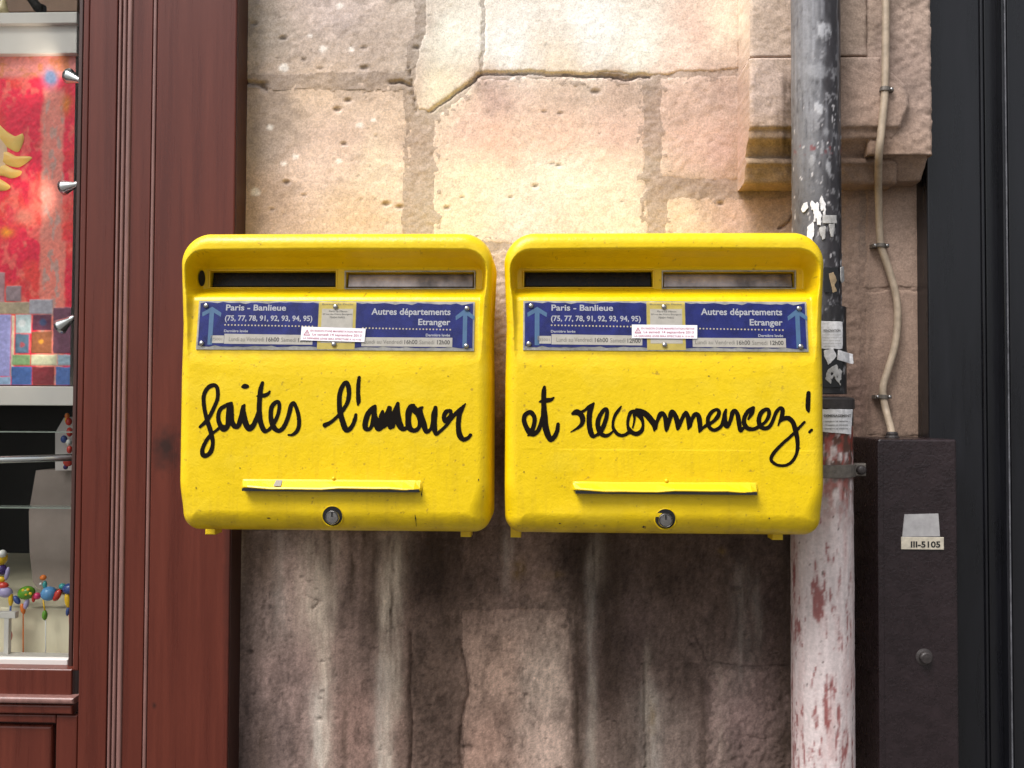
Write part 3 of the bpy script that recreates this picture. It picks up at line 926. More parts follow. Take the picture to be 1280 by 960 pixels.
def on_face(px, py, off=0.0):
    p = lpt(px, py)
    p[1] = YF + float(box_depth(np.array([p[0]]), np.array([p[2]]))[0]) - off
    return p
p = on_face(417, 598)
v, f = lathe((p[0], p[1] + 0.002, p[2]), (0, -1, 0), [(0.0032, 0), (0.003, 0.003), (0.002, 0.0045), (0.0004, 0.005)], 12)
mk('rivet', v, f, MT['yellow_plain'], mailbox, smooth=True)
# lock
p = on_face(415.5, 645)
lk = mk('lock', *lathe((p[0], p[1] + 0.004, p[2]), (0, -1, -0.12), [(0.0178, -0.004), (0.0178, 0.0042), (0.0166, 0.0056), (0.0154, 0.0035)], 36), MT['yellow_plain'], mailbox, smooth=False)
mk('lock_recess', *lathe((p[0], p[1] + 0.004, p[2] + 0.0006), (0, -1, -0.12), [(0.0156, 0.0005), (0.0156, 0.0052)], 36), MT['hole'], lk)
mk('lock_cylinder', *lathe((p[0], p[1] + 0.004, p[2] - 0.0016), (0, -1, -0.05), [(0.0118, 0.001), (0.0118, 0.0062), (0.0106, 0.0086), (0.0094, 0.0074), (0.0086, 0.0092), (0.001, 0.0096)], 36), MT['steel'], lk, smooth=False)
v, f = boxgeo(p[0] - 0.0010, p[0] + 0.0012, p[1] - 0.0068, p[1] - 0.004, p[2] - 0.001, p[2] + 0.0070)
mk('keyhole', v, f, MT['hole'], lk)

# service label behind a riveted acrylic cover
lb = empty('service_label', (0, 0, 0)); lb.parent = mailbox
def quad(name, corners, h0, h1, m): return quadbox(name, corners, h0, h1, MT[m], lb, lab)
quad('backing_plate', rect(247.5, 593, 377, 438), -0.001, 0.0016, 'acrylic')
def ragged(x0, x1, y0, y1, amp, seed, top=True, bot=True):
    r = np.random.RandomState(seed); out = []
    for x in np.linspace(x0, x1, 22): out.append((x, y1 - (abs(r.randn()) * amp if bot else 0)))
    for x in np.linspace(x1, x0, 22): out.append((x, y0 + (abs(r.randn()) * amp if top else 0)))
    return out
quad('blue_panel', ragged(249.5, 397.5, 378.2, 434.6, 1.1, 3), 0.0016, 0.0021, 'blue')
quad('blue_panel', ragged(445, 591, 378.5, 434.8, 1.2, 4), 0.0016, 0.0021, 'blue')
quad('centre_panel', rect(398, 444.5, 378, 437), 0.0016, 0.0021, 'cream_print')
quad('address_paper', rect(402, 441, 386.5, 429), 0.0021, 0.0024, 'paper')
quad('hours_strip', [(282, 430.8), (392, 431.5), (392, 419.5), (282, 418.3)], 0.0021, 0.0024, 'paper')
quad('hours_strip', [(453, 433), (566, 433.2), (566, 421.8), (453, 421.8)], 0.0021, 0.0024, 'paper')
quad('price_tab', rect(265, 281.5, 420.5, 430), 0.0021, 0.0024, 'paper')
for xs, xe_, yt, yb, ap, ht in ((261.5, 267.2, 389, 432, 386, 395), (578.7, 584, 391, 433.5, 387, 398)):
    xm_ = (xs + xe_) / 2
    quad('arrow', [(xs, yb), (xe_, yb), (xe_, yt + 3), (xm_ + 11.5, ht + 2), (xm_ + 12, ht - 3), (xm_, ap - 1.5), (xm_ - 12, ht - 3), (xm_ - 11.5, ht + 2), (xs, yt + 3)], 0.0021, 0.0024, 'light_blue')
def tx(body, x0, x1, yt, yb, m, bold=0.0, h=0.0027): return text('lettering', body, x0, x1, yt, yb, MT[m], lb, lab, h, bold)
tx('Paris - Banlieue', 281.8, 357, 381.4, 388.9, 'white_print', 0.022, 0.0024)
tx('(75, 77, 78, 91, 92, 93, 94, 95)', 281.3, 390.5, 395, 401.8, 'white_print', 0.022, 0.0024)
tx('Dernière levée', 281.2, 311, 413, 416.2, 'white_print', 0.02, 0.0024)
tx('Lundi au Vendredi', 288, 331.5, 422, 427.6, 'text_grey', 0.0)
tx('16h00', 334.5, 350.5, 422.3, 427.8, 'text_dark', 0.015)
tx('Samedi', 353, 371.5, 422.6, 428.0, 'text_grey', 0.0)
tx('12h00', 374, 390, 422.9, 428.3, 'text_dark', 0.015)
tx('75001', 267, 279.5, 423.5, 426.8, 'text_grey', 0.0)
tx('Autres départements', 464, 563, 385.2, 393.4, 'white_print', 0.022, 0.0024)
tx('Etranger', 523, 563, 398.2, 406.0, 'white_print', 0.022, 0.0024)
tx('Dernière levée', 532.8, 563, 416.8, 420.2, 'white_print', 0.02, 0.0024)
tx('Lundi au Vendredi', 456, 504, 424.5, 429.6, 'text_grey', 0.0)
tx('16h00', 506.5, 522.5, 424.5, 430, 'text_dark', 0.012)
tx('Samedi', 525, 543.5, 424.6, 430, 'text_grey', 0.0)
tx('12h00', 547, 563, 424.6, 430, 'text_dark', 0.02)
tx('Bureau de Poste', 402, 441, 379.4, 381.6, 'text_grey')
tx('Paris Le Marais', 411, 434, 388.4, 390.6, 'text_dark')
tx('27 rue des Francs Bourgeois', 403.3, 440, 392.1, 394.1, 'text_dark')
tx('75004 PARIS', 412, 431, 396, 398.3, 'text_dark')
def dots(x0, x1, y0, y1, n):
    v, f = [], []
    for k in range(n):
        cx = x0 + (x1 - x0) * k / (n - 1); cy = y0 + (y1 - y0) * k / (n - 1)
        b0 = len(v)
        for j in range(8):
            a = -2 * math.pi * j / 8
            v.append(lab(cx + 1.05 * math.cos(a), cy + 1.05 * math.sin(a), 0.0024))
        f.append(tuple(range(b0, b0 + 8)))
    return mk('dotted_line', v, f, MT['dot_print'], lb)
dots(282, 391, 407.2, 408.6, 27)
dots(454, 563, 410.3, 411.8, 27)
quad('acrylic_cover', rect(247.8, 592.7, 377.3, 437.8), 0.0034, 0.0040, 'cover')
for sx, sy in ((257, 383.5), (254.5, 430.5), (419, 384), (419, 431), (583.5, 385.5), (583.5, 432)):
    p = lab(sx, sy, 0.003)
    mk('screw', *lathe(p, ln, [(0.0042, 0), (0.0042, 0.0012), (0.0032, 0.0026), (0.0008, 0.0031)], 16), MT['steel'], lb, smooth=True)

# ---- copy everything shared to the second box, then the pieces that differ
def copy_tree(o, parent=None):
    c = o.copy(); COL.objects.link(c); c.parent = parent
    for ch in list(o.children): copy_tree(ch, c)
    return c
mailbox2 = copy_tree(mailbox)
DX = 0.5292; DZ = 0.0
mailbox.location = (XC, 0, Z0)
mailbox2.location = (XC + DX, 0, Z0 + DZ)
tag(mailbox, 'yellow steel mailbox with the handwritten words faites l\'amour, beside the mahogany shopfront', 'mailbox', 'mailboxes on the stone wall')
tag(mailbox2, 'yellow steel mailbox with the handwritten words et recommencez!, beside the downpipe', 'mailbox', 'mailboxes on the stone wall')
sh2 = [c_ for c_ in mailbox2.children if c_.name.startswith('shell')][0]
sh2.data = shell.data.copy()
c4 = np.ones((len(V_SHELL), 4), np.float32); c4[:, :3] = box_paint(V_SHELL, 290)
sh2.data.color_attributes['Col'].data.foreach_set('color', c4.ravel())
V2 = V_SHELL.copy(); V2[:, 1] += 0.0014 * fbm(V2[:, 0] / .06, V2[:, 2] / .06, 301, 2) * sstep(0.0, 0.03, HW - np.abs(V2[:, 0])) * (V2[:, 2] < zl(560)) * (V2[:, 1] < YF + .02)
sh2.data.vertices.foreach_set('co', V2.astype(np.float32).ravel()); sh2.data.update()
bpy.context.view_layer.update()

def notice(parent, ox, corners, dy):
    """white notice stuck over the cover; corners in photo px of that box"""
    ox_px = sum(c_[0] for c_ in corners) / 4
    def place(px, py, h):
        p = WP(ox_px, py, lp0 + OFF, ln)
        p[0] = W(px, 408, YF + 0.010)[0]
        return p + ln * h
    o = empty('notice_sticker', (0, 0, 0)); o.parent = parent
    o.location = -Vector(parent.location)
    quadbox('paper', corners, 0.0040, 0.0044, MT['sticker'], o, place)
    (x0, yb), (x1, yb1), (x1b, yt1), (x0b, yt) = corners
    def pl2(u, v, h):            # u,v in 0..1 on the sticker
        X = (x0 * (1 - u) + x1 * u) * (1 - v) + (x0b * (1 - u) + x1b * u) * v
        Y = (yb * (1 - u) + yb1 * u) * (1 - v) + (yt * (1 - u) + yt1 * u) * v
        return place(X, Y, h)
    for body, u0, u1, vb, vt in (("EN RAISON D'UNE MANIFESTATION FESTIVE", .145, .955, .66, .80), ('Le samedi 14 septembre 2013', .18, .945, .38, .56), ('LA DERNIERE LEVEE SERA EFFECTUEE A 10 H 00', .04, .945, .10, .23)):
        text('lettering', body, u0, u1, -vt, -vb, MT['text_red'], o, lambda a, b, h: pl2(a, -b, h), 0.0047, 0.008)
    t0 = [(.04, .36), (.145, .36), (.0925, .80)]; t1 = [(.058, .42), (.127, .42), (.0925, .70)]
    v = [pl2(*p_, 0.0047) for p_ in t0 + t1]
    f = [(0, 1, 4, 3), (1, 2, 5, 4), (2, 0, 3, 5)]
    mk('warning_triangle', v, f, MT['text_red'], o)
    a = [pl2(u, v_, 0.0047) for u, v_ in ((.088, .46), (.097, .46), (.097, .62), (.088, .62))]
    mk('warning_mark', a, [(0, 1, 2, 3)], MT['text_red'], o)
notice(mailbox, XC, [(377.4, 426), (457, 428.2), (458, 411.4), (378, 409)], 0)
notice(mailbox2, XC + DX, [(789.3, 423.5), (870.5, 424), (871, 407.2), (789.5, 406.5)], 0)

# handwriting: brushed strokes (u, v, half width) in enlarged photo coordinates
def C(ox, oy, s, *strokes): return [[(ox + u / s, oy + v / s, r / s) for u, v, r in st] for st in strokes]
INK1 = (C(240, 470, 8.725,
   [(85,555,14),(140,505,20),(185,450,20),(240,340,20),(275,250,20),(280,170,20),(265,115,20),(225,100,22),(170,130,22),(130,200,21),(125,290,21),(140,390,21),(165,490,24),(195,580,25),(215,660,24),(225,740,20),(205,820,24),(160,865,24),(120,860,27),(110,810,21),(135,740,20),(185,660,18),(235,615,14),(300,565,16)],
   [(425,288,9),(370,320,20),(310,360,21),(285,430,21),(295,510,24),(340,578,30),(388,540,26),(400,450,32),(412,350,34),(420,310,20)],
   [(432,290,10),(420,340,32),(415,420,40),(430,490,30),(462,545,28),(500,545,25),(530,470,27),(558,335,22)],
   [(570,315,12),(556,360,25),(562,430,32),(590,530,32),(625,575,28),(665,545,25),(700,470,25)],
   [(545,118,10),(575,112,27),(600,112,20)], [(350,555,22),(370,560,22)]) +
  C(300, 470, 10.67,
   [(120,705,32),(170,660,30),(210,590,28),(245,490,28)],
   [(300,88,20),(275,180,31),(265,270,32),(257,380,32),(258,500,34),(275,620,34),(320,725,32),(370,725,22),(420,680,22),(470,600,24),(510,500,24),(525,400,24),(510,347,24),(465,358,27),(420,420,29),(410,520,29),(420,600,33),(455,690,34),(510,730,27),(565,705,28),(610,630,28),(650,520,28),(680,400,28),(715,360,25),(745,410,24),(775,500,26),(788,600,26),(780,690,25),(740,755,24),(690,785,17),(645,785,12)],
   [(225,268,8),(270,262,24),(330,258,27),(375,235,21),(398,203,9)]) +
  C(400, 460, 9.6,
   [(60,685,28),(130,650,21),(210,580,19),(280,500,22),(330,410,24),(348,320,26),(340,220,28),(315,175,25),(275,210,25),(240,300,27),(232,400,28),(240,520,32),(265,620,33),(305,730,34),(350,735,28),(395,680,23),(420,610,23),(430,560,17)],
   [(470,112,18),(460,200,23),(457,300,23),(462,390,26),(455,440,12)],
   [(660,452,14),(620,490,25),(572,560,32),(545,650,32),(545,720,30),(590,735,20),(625,680,24),(645,560,26),(652,480,24)],
   [(660,458,18),(655,560,28),(670,640,40),(700,720,38),(735,670,45),(742,580,35),(752,520,16)],
   [(700,690,50),(760,660,60),(805,590,48),(835,480,26)], [(832,478,26),(825,560,42),(838,640,48),(845,710,28)],
   [(845,700,28),(885,610,50),(915,500,35),(935,425,20)], [(935,430,18),(920,540,42),(945,640,38),(975,700,30)]) +
  C(490, 480, 10.664,
   [(78,258,17),(60,340,38),(70,450,42),(100,550,40),(145,600,29),(190,585,24)], [(-20,420,45),(10,470,45),(0,555,40)],
   [(290,280,18),(250,300,30),(225,370,42),(215,470,37),(225,570,40),(275,617,30),(330,610,28),(365,560,26),(372,480,32),(350,400,40),(300,340,45),(282,300,24)],
   [(405,310,13),(370,345,34),(385,430,40),(420,530,40),(455,630,30),(510,605,21),(540,520,25),(560,400,33),(578,312,22)],
   [(582,312,22),(565,400,40),(560,500,36),(565,600,36),(590,668,22),(650,620,21),(720,555,21),(800,450,22),(870,370,24),(975,263,7)],
   [(770,352,20),(720,372,30),(692,430,28),(702,490,28),(750,475,40),(785,410,26),(780,355,20)],
   [(978,264,7),(930,330,28),(900,400,32),(885,500,33),(885,600,33),(905,690,38),(950,738,30),(1010,720,24),(1045,680,22)]))
INK2 = (C(640, 470, 10.67,
   [(265,740,30),(295,640,28),(300,560,28),(270,500,31),(230,483,29),(175,520,30),(160,590,30),(185,670,32),(235,750,38),(290,775,30),(345,730,28),(380,650,28),(405,560,28)], [(210,795,9),(250,770,26)],
   [(432,145,18),(425,200,30),(422,300,33),(425,420,35),(430,540,44),(440,640,42),(465,750,42),(510,845,34),(560,815,30),(600,740,27),(614,645,24)],
   [(362,345,7),(400,335,22),(460,325,31),(520,315,24),(555,288,11)]) +
  C(710, 490, 12.8,
   [(72,345,22),(140,322,46),(200,355,42),(235,430,42),(220,510,32),(160,570,22),(45,640,7)], [(205,325,22),(270,290,22),(340,230,25),(415,175,11)],
   [(412,178,12),(370,260,38),(345,340,42),(338,450,42),(345,560,42),(370,660,42),(400,708,30),(450,692,24),(510,650,36),(560,560,36),(605,440,34),(625,330,31),(612,270,25),(560,300,30),(500,400,35),(475,500,38),(490,600,38),(530,670,35),(600,700,29),(660,680,22),(718,630,14)],
   [(850,228,10),(800,300,25),(745,390,24),(718,500,21),(730,590,25),(790,670,28),(860,695,25),(920,680,25),(980,640,30)],
   [(1050,295,18),(1000,330,28),(965,420,25),(955,530,22),(985,610,35),(1050,660,35),(1110,665,36),(1175,620,32),(1200,530,21),(1180,430,32),(1120,345,48),(1060,312,30)],
   [(1060,370,25),(1060,460,16),(1035,570,13)], [(1080,335,48),(1140,305,40)]) +
  C(790, 490, 10.667,
   [(60,240,24),(130,265,37),(200,310,40),(260,380,40),(300,440,38),(294,520,9)],
   [(308,480,28),(335,390,22),(375,300,30),(405,277,21),(435,320,28),(455,400,33),(460,480,30),(453,525,8)],
   [(465,490,22),(500,380,23),(520,290,34),(542,252,18),(575,310,30),(605,400,35),(612,465,30),(605,503,10)],
   [(630,450,24),(670,350,25),(710,285,27),(727,270,16),(745,320,28),(760,400,36),(762,450,30),(745,500,8)],
   [(772,450,24),(800,360,24),(835,302,28),(865,287,19),(890,330,32),(905,430,32),(907,490,26),(895,535,8)],
   [(910,510,22),(950,475,17),(1000,440,24),(1080,395,22),(1140,330,28),(1160,265,25),(1130,234,21),(1070,260,24),(1020,330,26),(1010,410,25),(1040,480,24),(1095,508,23),(1160,480,23),(1200,430,21),(1230,330,28),(1250,235,14)]) +
  C(890, 480, 8.729,
   [(152,280,12),(137,340,24),(142,420,28),(165,463,22),(200,400,20),(225,310,24),(255,292,20),(280,340,24),(295,430,25),(310,508,20),(345,475,15)],
   [(455,258,14),(435,315,22),(398,380,12)], [(450,255,14),(390,300,22),(350,380,22),(358,450,25),(400,488,23),(460,490,20),(512,465,20)],
   [(520,460,18),(580,415,16),(618,350,21),(620,292,20),(590,275,19),(540,310,24),(512,380,24),(522,450,25),(565,483,22),(620,470,21),(660,410,19),(700,310,19),(745,262,18),(770,280,22),(765,340,22),(722,452,7)],
   [(740,405,16),(790,375,23),(840,375,26),(885,420,25),(910,500,27),(930,590,23),(935,680,20),(920,770,17),(870,850,17),(800,888,15),(720,885,15),(660,850,17),(645,810,17),(680,745,19),(760,660,17),(860,570,16),(930,500,16),(1010,415,13)],
   [(1055,97,21),(1050,180,25),(1048,260,24),(1055,300,12)], [(1065,525,13),(1090,500,13)]))

def ink(parent, strokes, ox):
    allp = np.array([p for s in strokes for p in s])
    st = 0.45
    ax = np.arange(allp[:, 0].min() - 8, allp[:, 0].max() + 8, st); ay = np.arange(allp[:, 1].min() - 8, allp[:, 1].max() + 8, st)
    Fd = np.full((len(ay), len(ax)), -3.0)
    for s in strokes:
        q = catmull(s, 6)
        for a, b in zip(q[:-1], q[1:]):
            m = max(a[2], b[2]) + 2
            i0, i1 = np.searchsorted(ax, [min(a[0], b[0]) - m, max(a[0], b[0]) + m]); j0, j1 = np.searchsorted(ay, [min(a[1], b[1]) - m, max(a[1], b[1]) + m])
            XX, YY = np.meshgrid(ax[i0:i1], ay[j0:j1])
            ex, ey = b[0] - a[0], b[1] - a[1]
            t = np.clip(((XX - a[0]) * ex + (YY - a[1]) * ey) / (ex * ex + ey * ey + 1e-9), 0, 1)
            d = 0.12 + a[2] + (b[2] - a[2]) * t - np.hypot(XX - a[0] - t * ex, YY - a[1] - t * ey)
            Fd[j0:j1, i0:i1] = np.maximum(Fd[j0:j1, i0:i1], d)
    XX, YY = np.meshgrid(ax, ay)
    Fd = Fd + 0.35 * fbm(XX / 2.2, YY / 2.2, 97, 2)
    p2, fc, bn = field(Fd, ax, ay)
    top = []
    for x, y in p2:
        p = W(x, y, YF)
        lx, lz = p[0] - ox, p[2] - Z0
        top.append((lx, lz))
    top = np.array(top)
    dp = box_depth(top[:, 0], top[:, 1])
    A = np.stack([top[:, 0] + ox, YF + dp - 0.0007, top[:, 1] + Z0], 1)
    bl_ = sorted({a for e in bn for a in e}); bi_ = {a: len(A) + k for k, a in enumerate(bl_)}
    B = A[bl_].copy(); B[:, 1] += 0.001
    fc = [list(reversed(f_)) for f_ in fc] + [(a, b, bi_[b], bi_[a]) for a, b in bn]
    o = mk('handwriting', np.concatenate([A, B]), fc, MT['ink'], parent)
    return o
ink(mailbox, INK1, XC)
ink(mailbox2, INK2, XC + DX)
# scars that only one box has
def scar(parent, ox, px, py, w, h, m, nm):
    p = W(px, py, YF); lx, lz = p[0] - ox, p[2] - Z0
    d = float(box_depth(np.array([lx]), np.array([lz]))[0])
    r_ = np.random.RandomState(int(px)); v = []
    for k in range(12):
        a = 2 * math.pi * k / 12; s = 1 + 0.35 * r_.uniform(-1, 1)
        vx, vz = lx + math.cos(a) * w * s, lz + math.sin(a) * h * s
        v.append((vx + ox, YF + float(box_depth(np.array([vx]), np.array([vz]))[0]) - 0.0006, vz + Z0))
    mk(nm, v, [tuple(range(12))], m, parent)
scar(mailbox, XC, 519, 651, 0.0010, 0.0085, MT['hole'], 'paint_chip')
scar(mailbox, XC, 527, 618, 0.0007, 0.004, MT['hole'], 'paint_chip')
for px_, py_, w_, h_ in ((300, 585, .0012, .0008), (560, 470, .0010, .0007), (335, 648, .003, .0009), (598, 600, .0008, .0016), (245, 610, .0007, .0020)):
    scar(mailbox, XC, px_, py_, w_, h_, MT['wood_dark'], 'paint_chip')
for px_, py_, w_, h_ in ((886, 470, .0016, .0006), (962, 648, .0010, .0014), (700, 655, .002, .0008), (655, 590, .0007, .0016), (1000, 560, .0009, .0009), (770, 575, .0008, .0006)):
    scar(mailbox2, XC + DX, px_, py_, w_, h_, MT['wood_dark'], 'paint_chip')
scar(mailbox2, XC + DX, 806, 660, 0.0032, 0.0022, MT['wood_dark'], 'paint_chip')
hv = []
for k in range(20):
    a = 2 * math.pi * k / 20
    for dd in np.arange(0, 0.062, 0.0005):   # walk along the sight line until it meets the box
        q_ = W(252.5 + 4.2 * math.cos(a), 348 + 10 * math.sin(a), YF + dd)
        if float(box_depth(np.array([q_[0] - XC]), np.array([q_[2] - Z0]))[0]) <= dd + 0.0012: break
    hv.append((q_[0], q_[1] - 0.0006, q_[2]))
mk('screw_hole', hv, [tuple(range(20))], MT['hole'], mailbox)
pl = lpt(349.5, 603.5)
mk('tape_scrap', [(pl[0] + XC - 0.006, YF - 0.0142, pl[2] + Z0 - 0.004), (pl[0] + XC + 0.006, YF - 0.0142, pl[2] + Z0 - 0.004), (pl[0] + XC + 0.005, YF - 0.002, pl[2] + Z0 + 0.0045), (pl[0] + XC - 0.005, YF - 0.002, pl[2] + Z0 + 0.0045)],
   [(0, 1, 2, 3)], MT['text_grey'], mailbox)

# ------------------------------------------------------------------ downpipe
PA = -0.150                      # pipe axis depth
pax = 0.5 * (W(990, 150, PA)[0] + W(1050, 150, PA)[0])
R1 = 0.5 * (W(1050, 150, PA)[0] - W(990, 150, PA)[0]) * 0.985
pbx = 0.5 * (W(990, 800, PA)[0] + W(1066, 800, PA)[0])
R2 = 0.5 * (W(1066, 800, PA)[0] - W(990, 800, PA)[0]) * 0.985
downpipe = empty('downpipe', (pbx, PA, 0.0))
tag(downpipe, 'old cast iron downpipe, grey black above and peeling white and red below, with torn stickers', 'pipe')

def pz(py): return W(1030, py, PA - 0.04)[2]
def cyl_grid(name, cx, r, z0, z1, colf, rf=None, step=0.0035):
    nz = int((z1 - z0) / step); na = 110
    zs = np.linspace(z0, z1, nz); an = np.linspace(0, 2 * math.pi, na, endpoint=False)
    A, Z = np.meshgrid(an, zs)
    rr = r if rf is None else rf(Z)
    rr = rr + 0.0012 * fbm(A * 9, Z * 60, 101) + 0.0008 * fbm(A * 3, Z * 14, 102)
    X = cx + rr * np.sin(A); Y = PA - rr * np.cos(A)
    px, py = proj(X, Y, Z)
    col = colf(px, py, A, Z)
    lum = col.mean(-1) / (col.mean(-1).max() + 1e-6)         # thicker where pale: paint still on, and the painted left sheen
    X = X + 0.0011 * lum * np.sin(A); Y = Y - 0.0011 * lum * np.cos(A)
    V = np.stack([X.ravel(), Y.ravel(), Z.ravel()], 1)
    i = np.arange(nz * na).reshape(nz, na)
    f = np.stack([i[:-1].ravel(), np.roll(i, -1, 1)[:-1].ravel(), np.roll(i, -1, 1)[1:].ravel(), i[1:].ravel()], 1)
    return mk(name, V, f, MT['pipe'], downpipe, smooth=True, colors=col.reshape(-1, 3))

def blend(c, m, t):
    m = np.clip(m, 0, 1)[..., None]
    return c * (1 - m) + np.array(t) * m

def col_up(px, py, A, Z):
    a = ((A + math.pi) % (2 * math.pi) - math.pi) * 40      # unrolled, px-like
    b = Z * 640
    c = np.ones(px.shape + (3,)) * np.array(sl(46, 42, 45))
    c = c * (1 + 0.7 * fbm(a / 8, b / 22, 111))[..., None]
    lt = sstep(14, -14, a + 26 * fbm(a / 12, b / 34, 112))        # left-side sheen painted into the colour, stronger towards the top
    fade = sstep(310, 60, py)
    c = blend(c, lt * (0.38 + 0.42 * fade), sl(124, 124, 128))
    c = blend(c, sstep(0.02, 0.2, fbm(a / 5, b / 40, 113)) * 0.40 * fade, sl(152, 152, 158))
    c = blend(c, sstep(0.12, 0.2, fbm(a / 7, b / 9, 114)) * sstep(20, 60, py) * 0.40 * sstep(34, 10, np.abs(a - 6)), sl(182, 180, 184))
    c = blend(c, sstep(0.27, 0.31, fbm(a / 5, b / 11, 115)) * sstep(90, 140, py) * 0.9, sl(202, 198, 200))
    for bx_c, by_c, rx_c, ry_c, st_c, v_c in ((1028, 38, 9, 12, .8, 182), (1020, 88, 15, 9, .6, 150), (1003, 60, 9, 70, .4, 128), (1024, 136, 6, 8, .8, 190), (1019, 120, 4, 6, .5, 60), (1015, 200, 4, 7, .5, 170), (1032, 165, 5, 5, .5, 165), (1002, 150, 8, 60, .35, 110), (1036, 210, 4, 8, .6, 175)):
        c = blend(c, st_c * sstep(1.2, 0.6, np.hypot((px - bx_c) / rx_c, (py - by_c) / ry_c) + 1.5 * fbm(a / 5, b / 9, 119)), sl(v_c, v_c, v_c + 4))
    c = blend(c, sstep(0.10, 0.2, fbm(a / 6, b / 6, 117)) * sstep(12, 2, np.abs(py - 185)) * 0.75, sl(120, 45, 45))
    c = blend(c, sstep(0.08, 0.28, fbm(a / 6, b / 14, 118, 5, .6)) * 0.6, sl(40, 34, 37))
    return c
def col_low(px, py, A, Z):
    a = ((A + math.pi) % (2 * math.pi) - math.pi) * 40; b = Z * 640
    c = np.ones(px.shape + (3,)) * np.array(sl(206, 192, 190))
    c = c * (1 + 0.30 * fbm(a / 4, b / 40, 121) + 0.16 * fbm(a / 2, b / 4, 122))[..., None]
    red = sl(128, 48, 44); rust = sl(84, 54, 42)
    c = blend(c, sstep(-0.05, 0.25, fbm(a / 10, b / 70, 123, 6, .65)) * 0.40, sl(186, 146, 142))
    pat = 0.20 * np.exp(-((py - 752) / 32) ** 2 - ((px - 1022) / 16) ** 2) + 0.10 * np.exp(-((py - 905) / 70) ** 2 - ((px - 1045) / 26) ** 2) + 0.08 * np.exp(-((px - 996) / 8) ** 2)
    c = blend(c, sstep(0.10, 0.27, fbm(a / 6, b / 30, 124, 6, .7) + 1.3 * pat) * 0.85, red)
    up_ = sstep(690, 560, py)
    c = blend(c, sstep(-0.12, 0.10, fbm(a / 8, b / 12, 125) + 0.10 * up_) * up_, rust)
    c = blend(c, sstep(0.02, 0.15, fbm(a / 6, b / 10, 126)) * up_ * 0.8, sl(150, 60, 48))
    c = blend(c, sstep(0.27, 0.33, fbm(a / 5, b / 8, 127, 5, .6)) * 0.85, sl(74, 54, 44))
    return c
z_hi, z_m1, z_col, z_lo = 2.66, pz(382), pz(505), 0.02
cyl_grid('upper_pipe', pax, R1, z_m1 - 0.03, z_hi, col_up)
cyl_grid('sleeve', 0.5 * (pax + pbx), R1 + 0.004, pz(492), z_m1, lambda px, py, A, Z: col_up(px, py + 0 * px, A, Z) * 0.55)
def cast(name, z0, z1, prof):
    v, f = lathe((pbx, PA, 0), (0, 0, 1), [(r, z) for r, z in prof], 48)
    return mk(name, v, f, MT['cast'], downpipe, smooth=False)
zc0, zc1 = pz(512), pz(497)
cast('collar', 0, 0, [(R2 - 0.004, zc0 - 0.03), (R2 + 0.001, zc0 - 0.028), (R2 + 0.001, zc0), (R2 + 0.0035, zc0 + 0.003), (R2 + 0.0035, zc1 - 0.003), (R2 + 0.0015, zc1), (R1 + 0.004, zc1 + 0.002)])
cyl_grid('lower_pipe', pbx, R2, z_lo, zc0 - 0.002, col_low)
# strap and bolt
zs0, zs1 = pz(597), pz(580.5)
br = mk('bracket', *lathe((pbx, PA, 0), (0, 0, 1), [(R2 + 0.0005, zs0), (R2 + 0.0045, zs0 + 0.001), (R2 + 0.0045, zs1 - 0.001), (R2 + 0.0005, zs1)], 48), MT['clip'], downpipe)
xb0, xb1 = pbx + R2 - 0.004, W(1079, 588, PA + 0.005)[0]
mk('bracket_ear', *boxgeo(xb0, xb1 + 0.002, PA - 0.006, PA + 0.012, zs0, zs1, 0.003), MT['clip'], br)
mk('bolt', *lathe((xb1 - 0.008, PA - 0.005, 0.5 * (zs0 + zs1)), (0, -1, 0), [(0.0085, 0), (0.0085, 0.005), (0.0065, 0.008), (0.002, 0.009)], 12), MT['cast'], br, smooth=True)

# paper on the pipe: patches that follow the curve
def patch(name, cx, r, poly, m, h=0.0012, seed=0, amp=0.8, holes=0.0, parent=None, lift=0.0):
    """poly in photo px, laid on the cylinder of radius r"""
    pa = np.array(poly, float)
    ax = np.arange(pa[:, 0].min() - 3, pa[:, 0].max() + 3, 0.7); ay = np.arange(pa[:, 1].min() - 3, pa[:, 1].max() + 3, 0.7)
    XX, YY = np.meshgrid(ax, ay)
    Fd = polysdf(XX + 4 * amp * fbm(XX / 6, YY / 6, seed + 131), YY + 4 * amp * fbm(XX / 6, YY / 6, seed + 133), poly)
    if holes: Fd = np.minimum(Fd, (holes - fbm(XX / 4.5, YY / 9, seed + 135)) * 20)
    p2, fc, bn = field(Fd, ax, ay)
    V = [on_cyl(cx, r + h, x, y) for x, y in p2]
    V = np.array(V)
    bl_ = sorted({a for e in bn for a in e}); bi_ = {a: len(V) + k for k, a in enumerate(bl_)}
    B = V[bl_].copy(); B[:, 0] -= (B[:, 0] - cx) * 0.0012 / r; B[:, 1] -= (B[:, 1] - PA) * 0.0012 / r
    fc = [list(reversed(f_)) for f_ in fc] + [(a, b, bi_[b], bi_[a]) for a, b in bn]
    return mk(name, np.concatenate([V, B]), fc, m, parent or downpipe, smooth=True)
def on_cyl(cx, r, px, py):
    d = ray(px, py)
    ox, oy = CAM[0] - cx, CAM[1] - PA
    a = d[0] ** 2 + d[1] ** 2; b = 2 * (ox * d[0] + oy * d[1]); c = ox * ox + oy * oy - r * r
    q = b * b - 4 * a * c
    if q < 0:                    # beyond the rim: stands off as a loose flap
        t = -b / (2 * a)
    else:
        t = (-b - math.sqrt(q)) / (2 * a)
    return CAM + d * t
PW = mat('torn_paper', (0.72, 0.71, 0.72), 0.7, var=0.25, vscale=130)
PG = mat('weathered_paper', (0.40, 0.39, 0.38), 0.7, var=0.35, vscale=130)
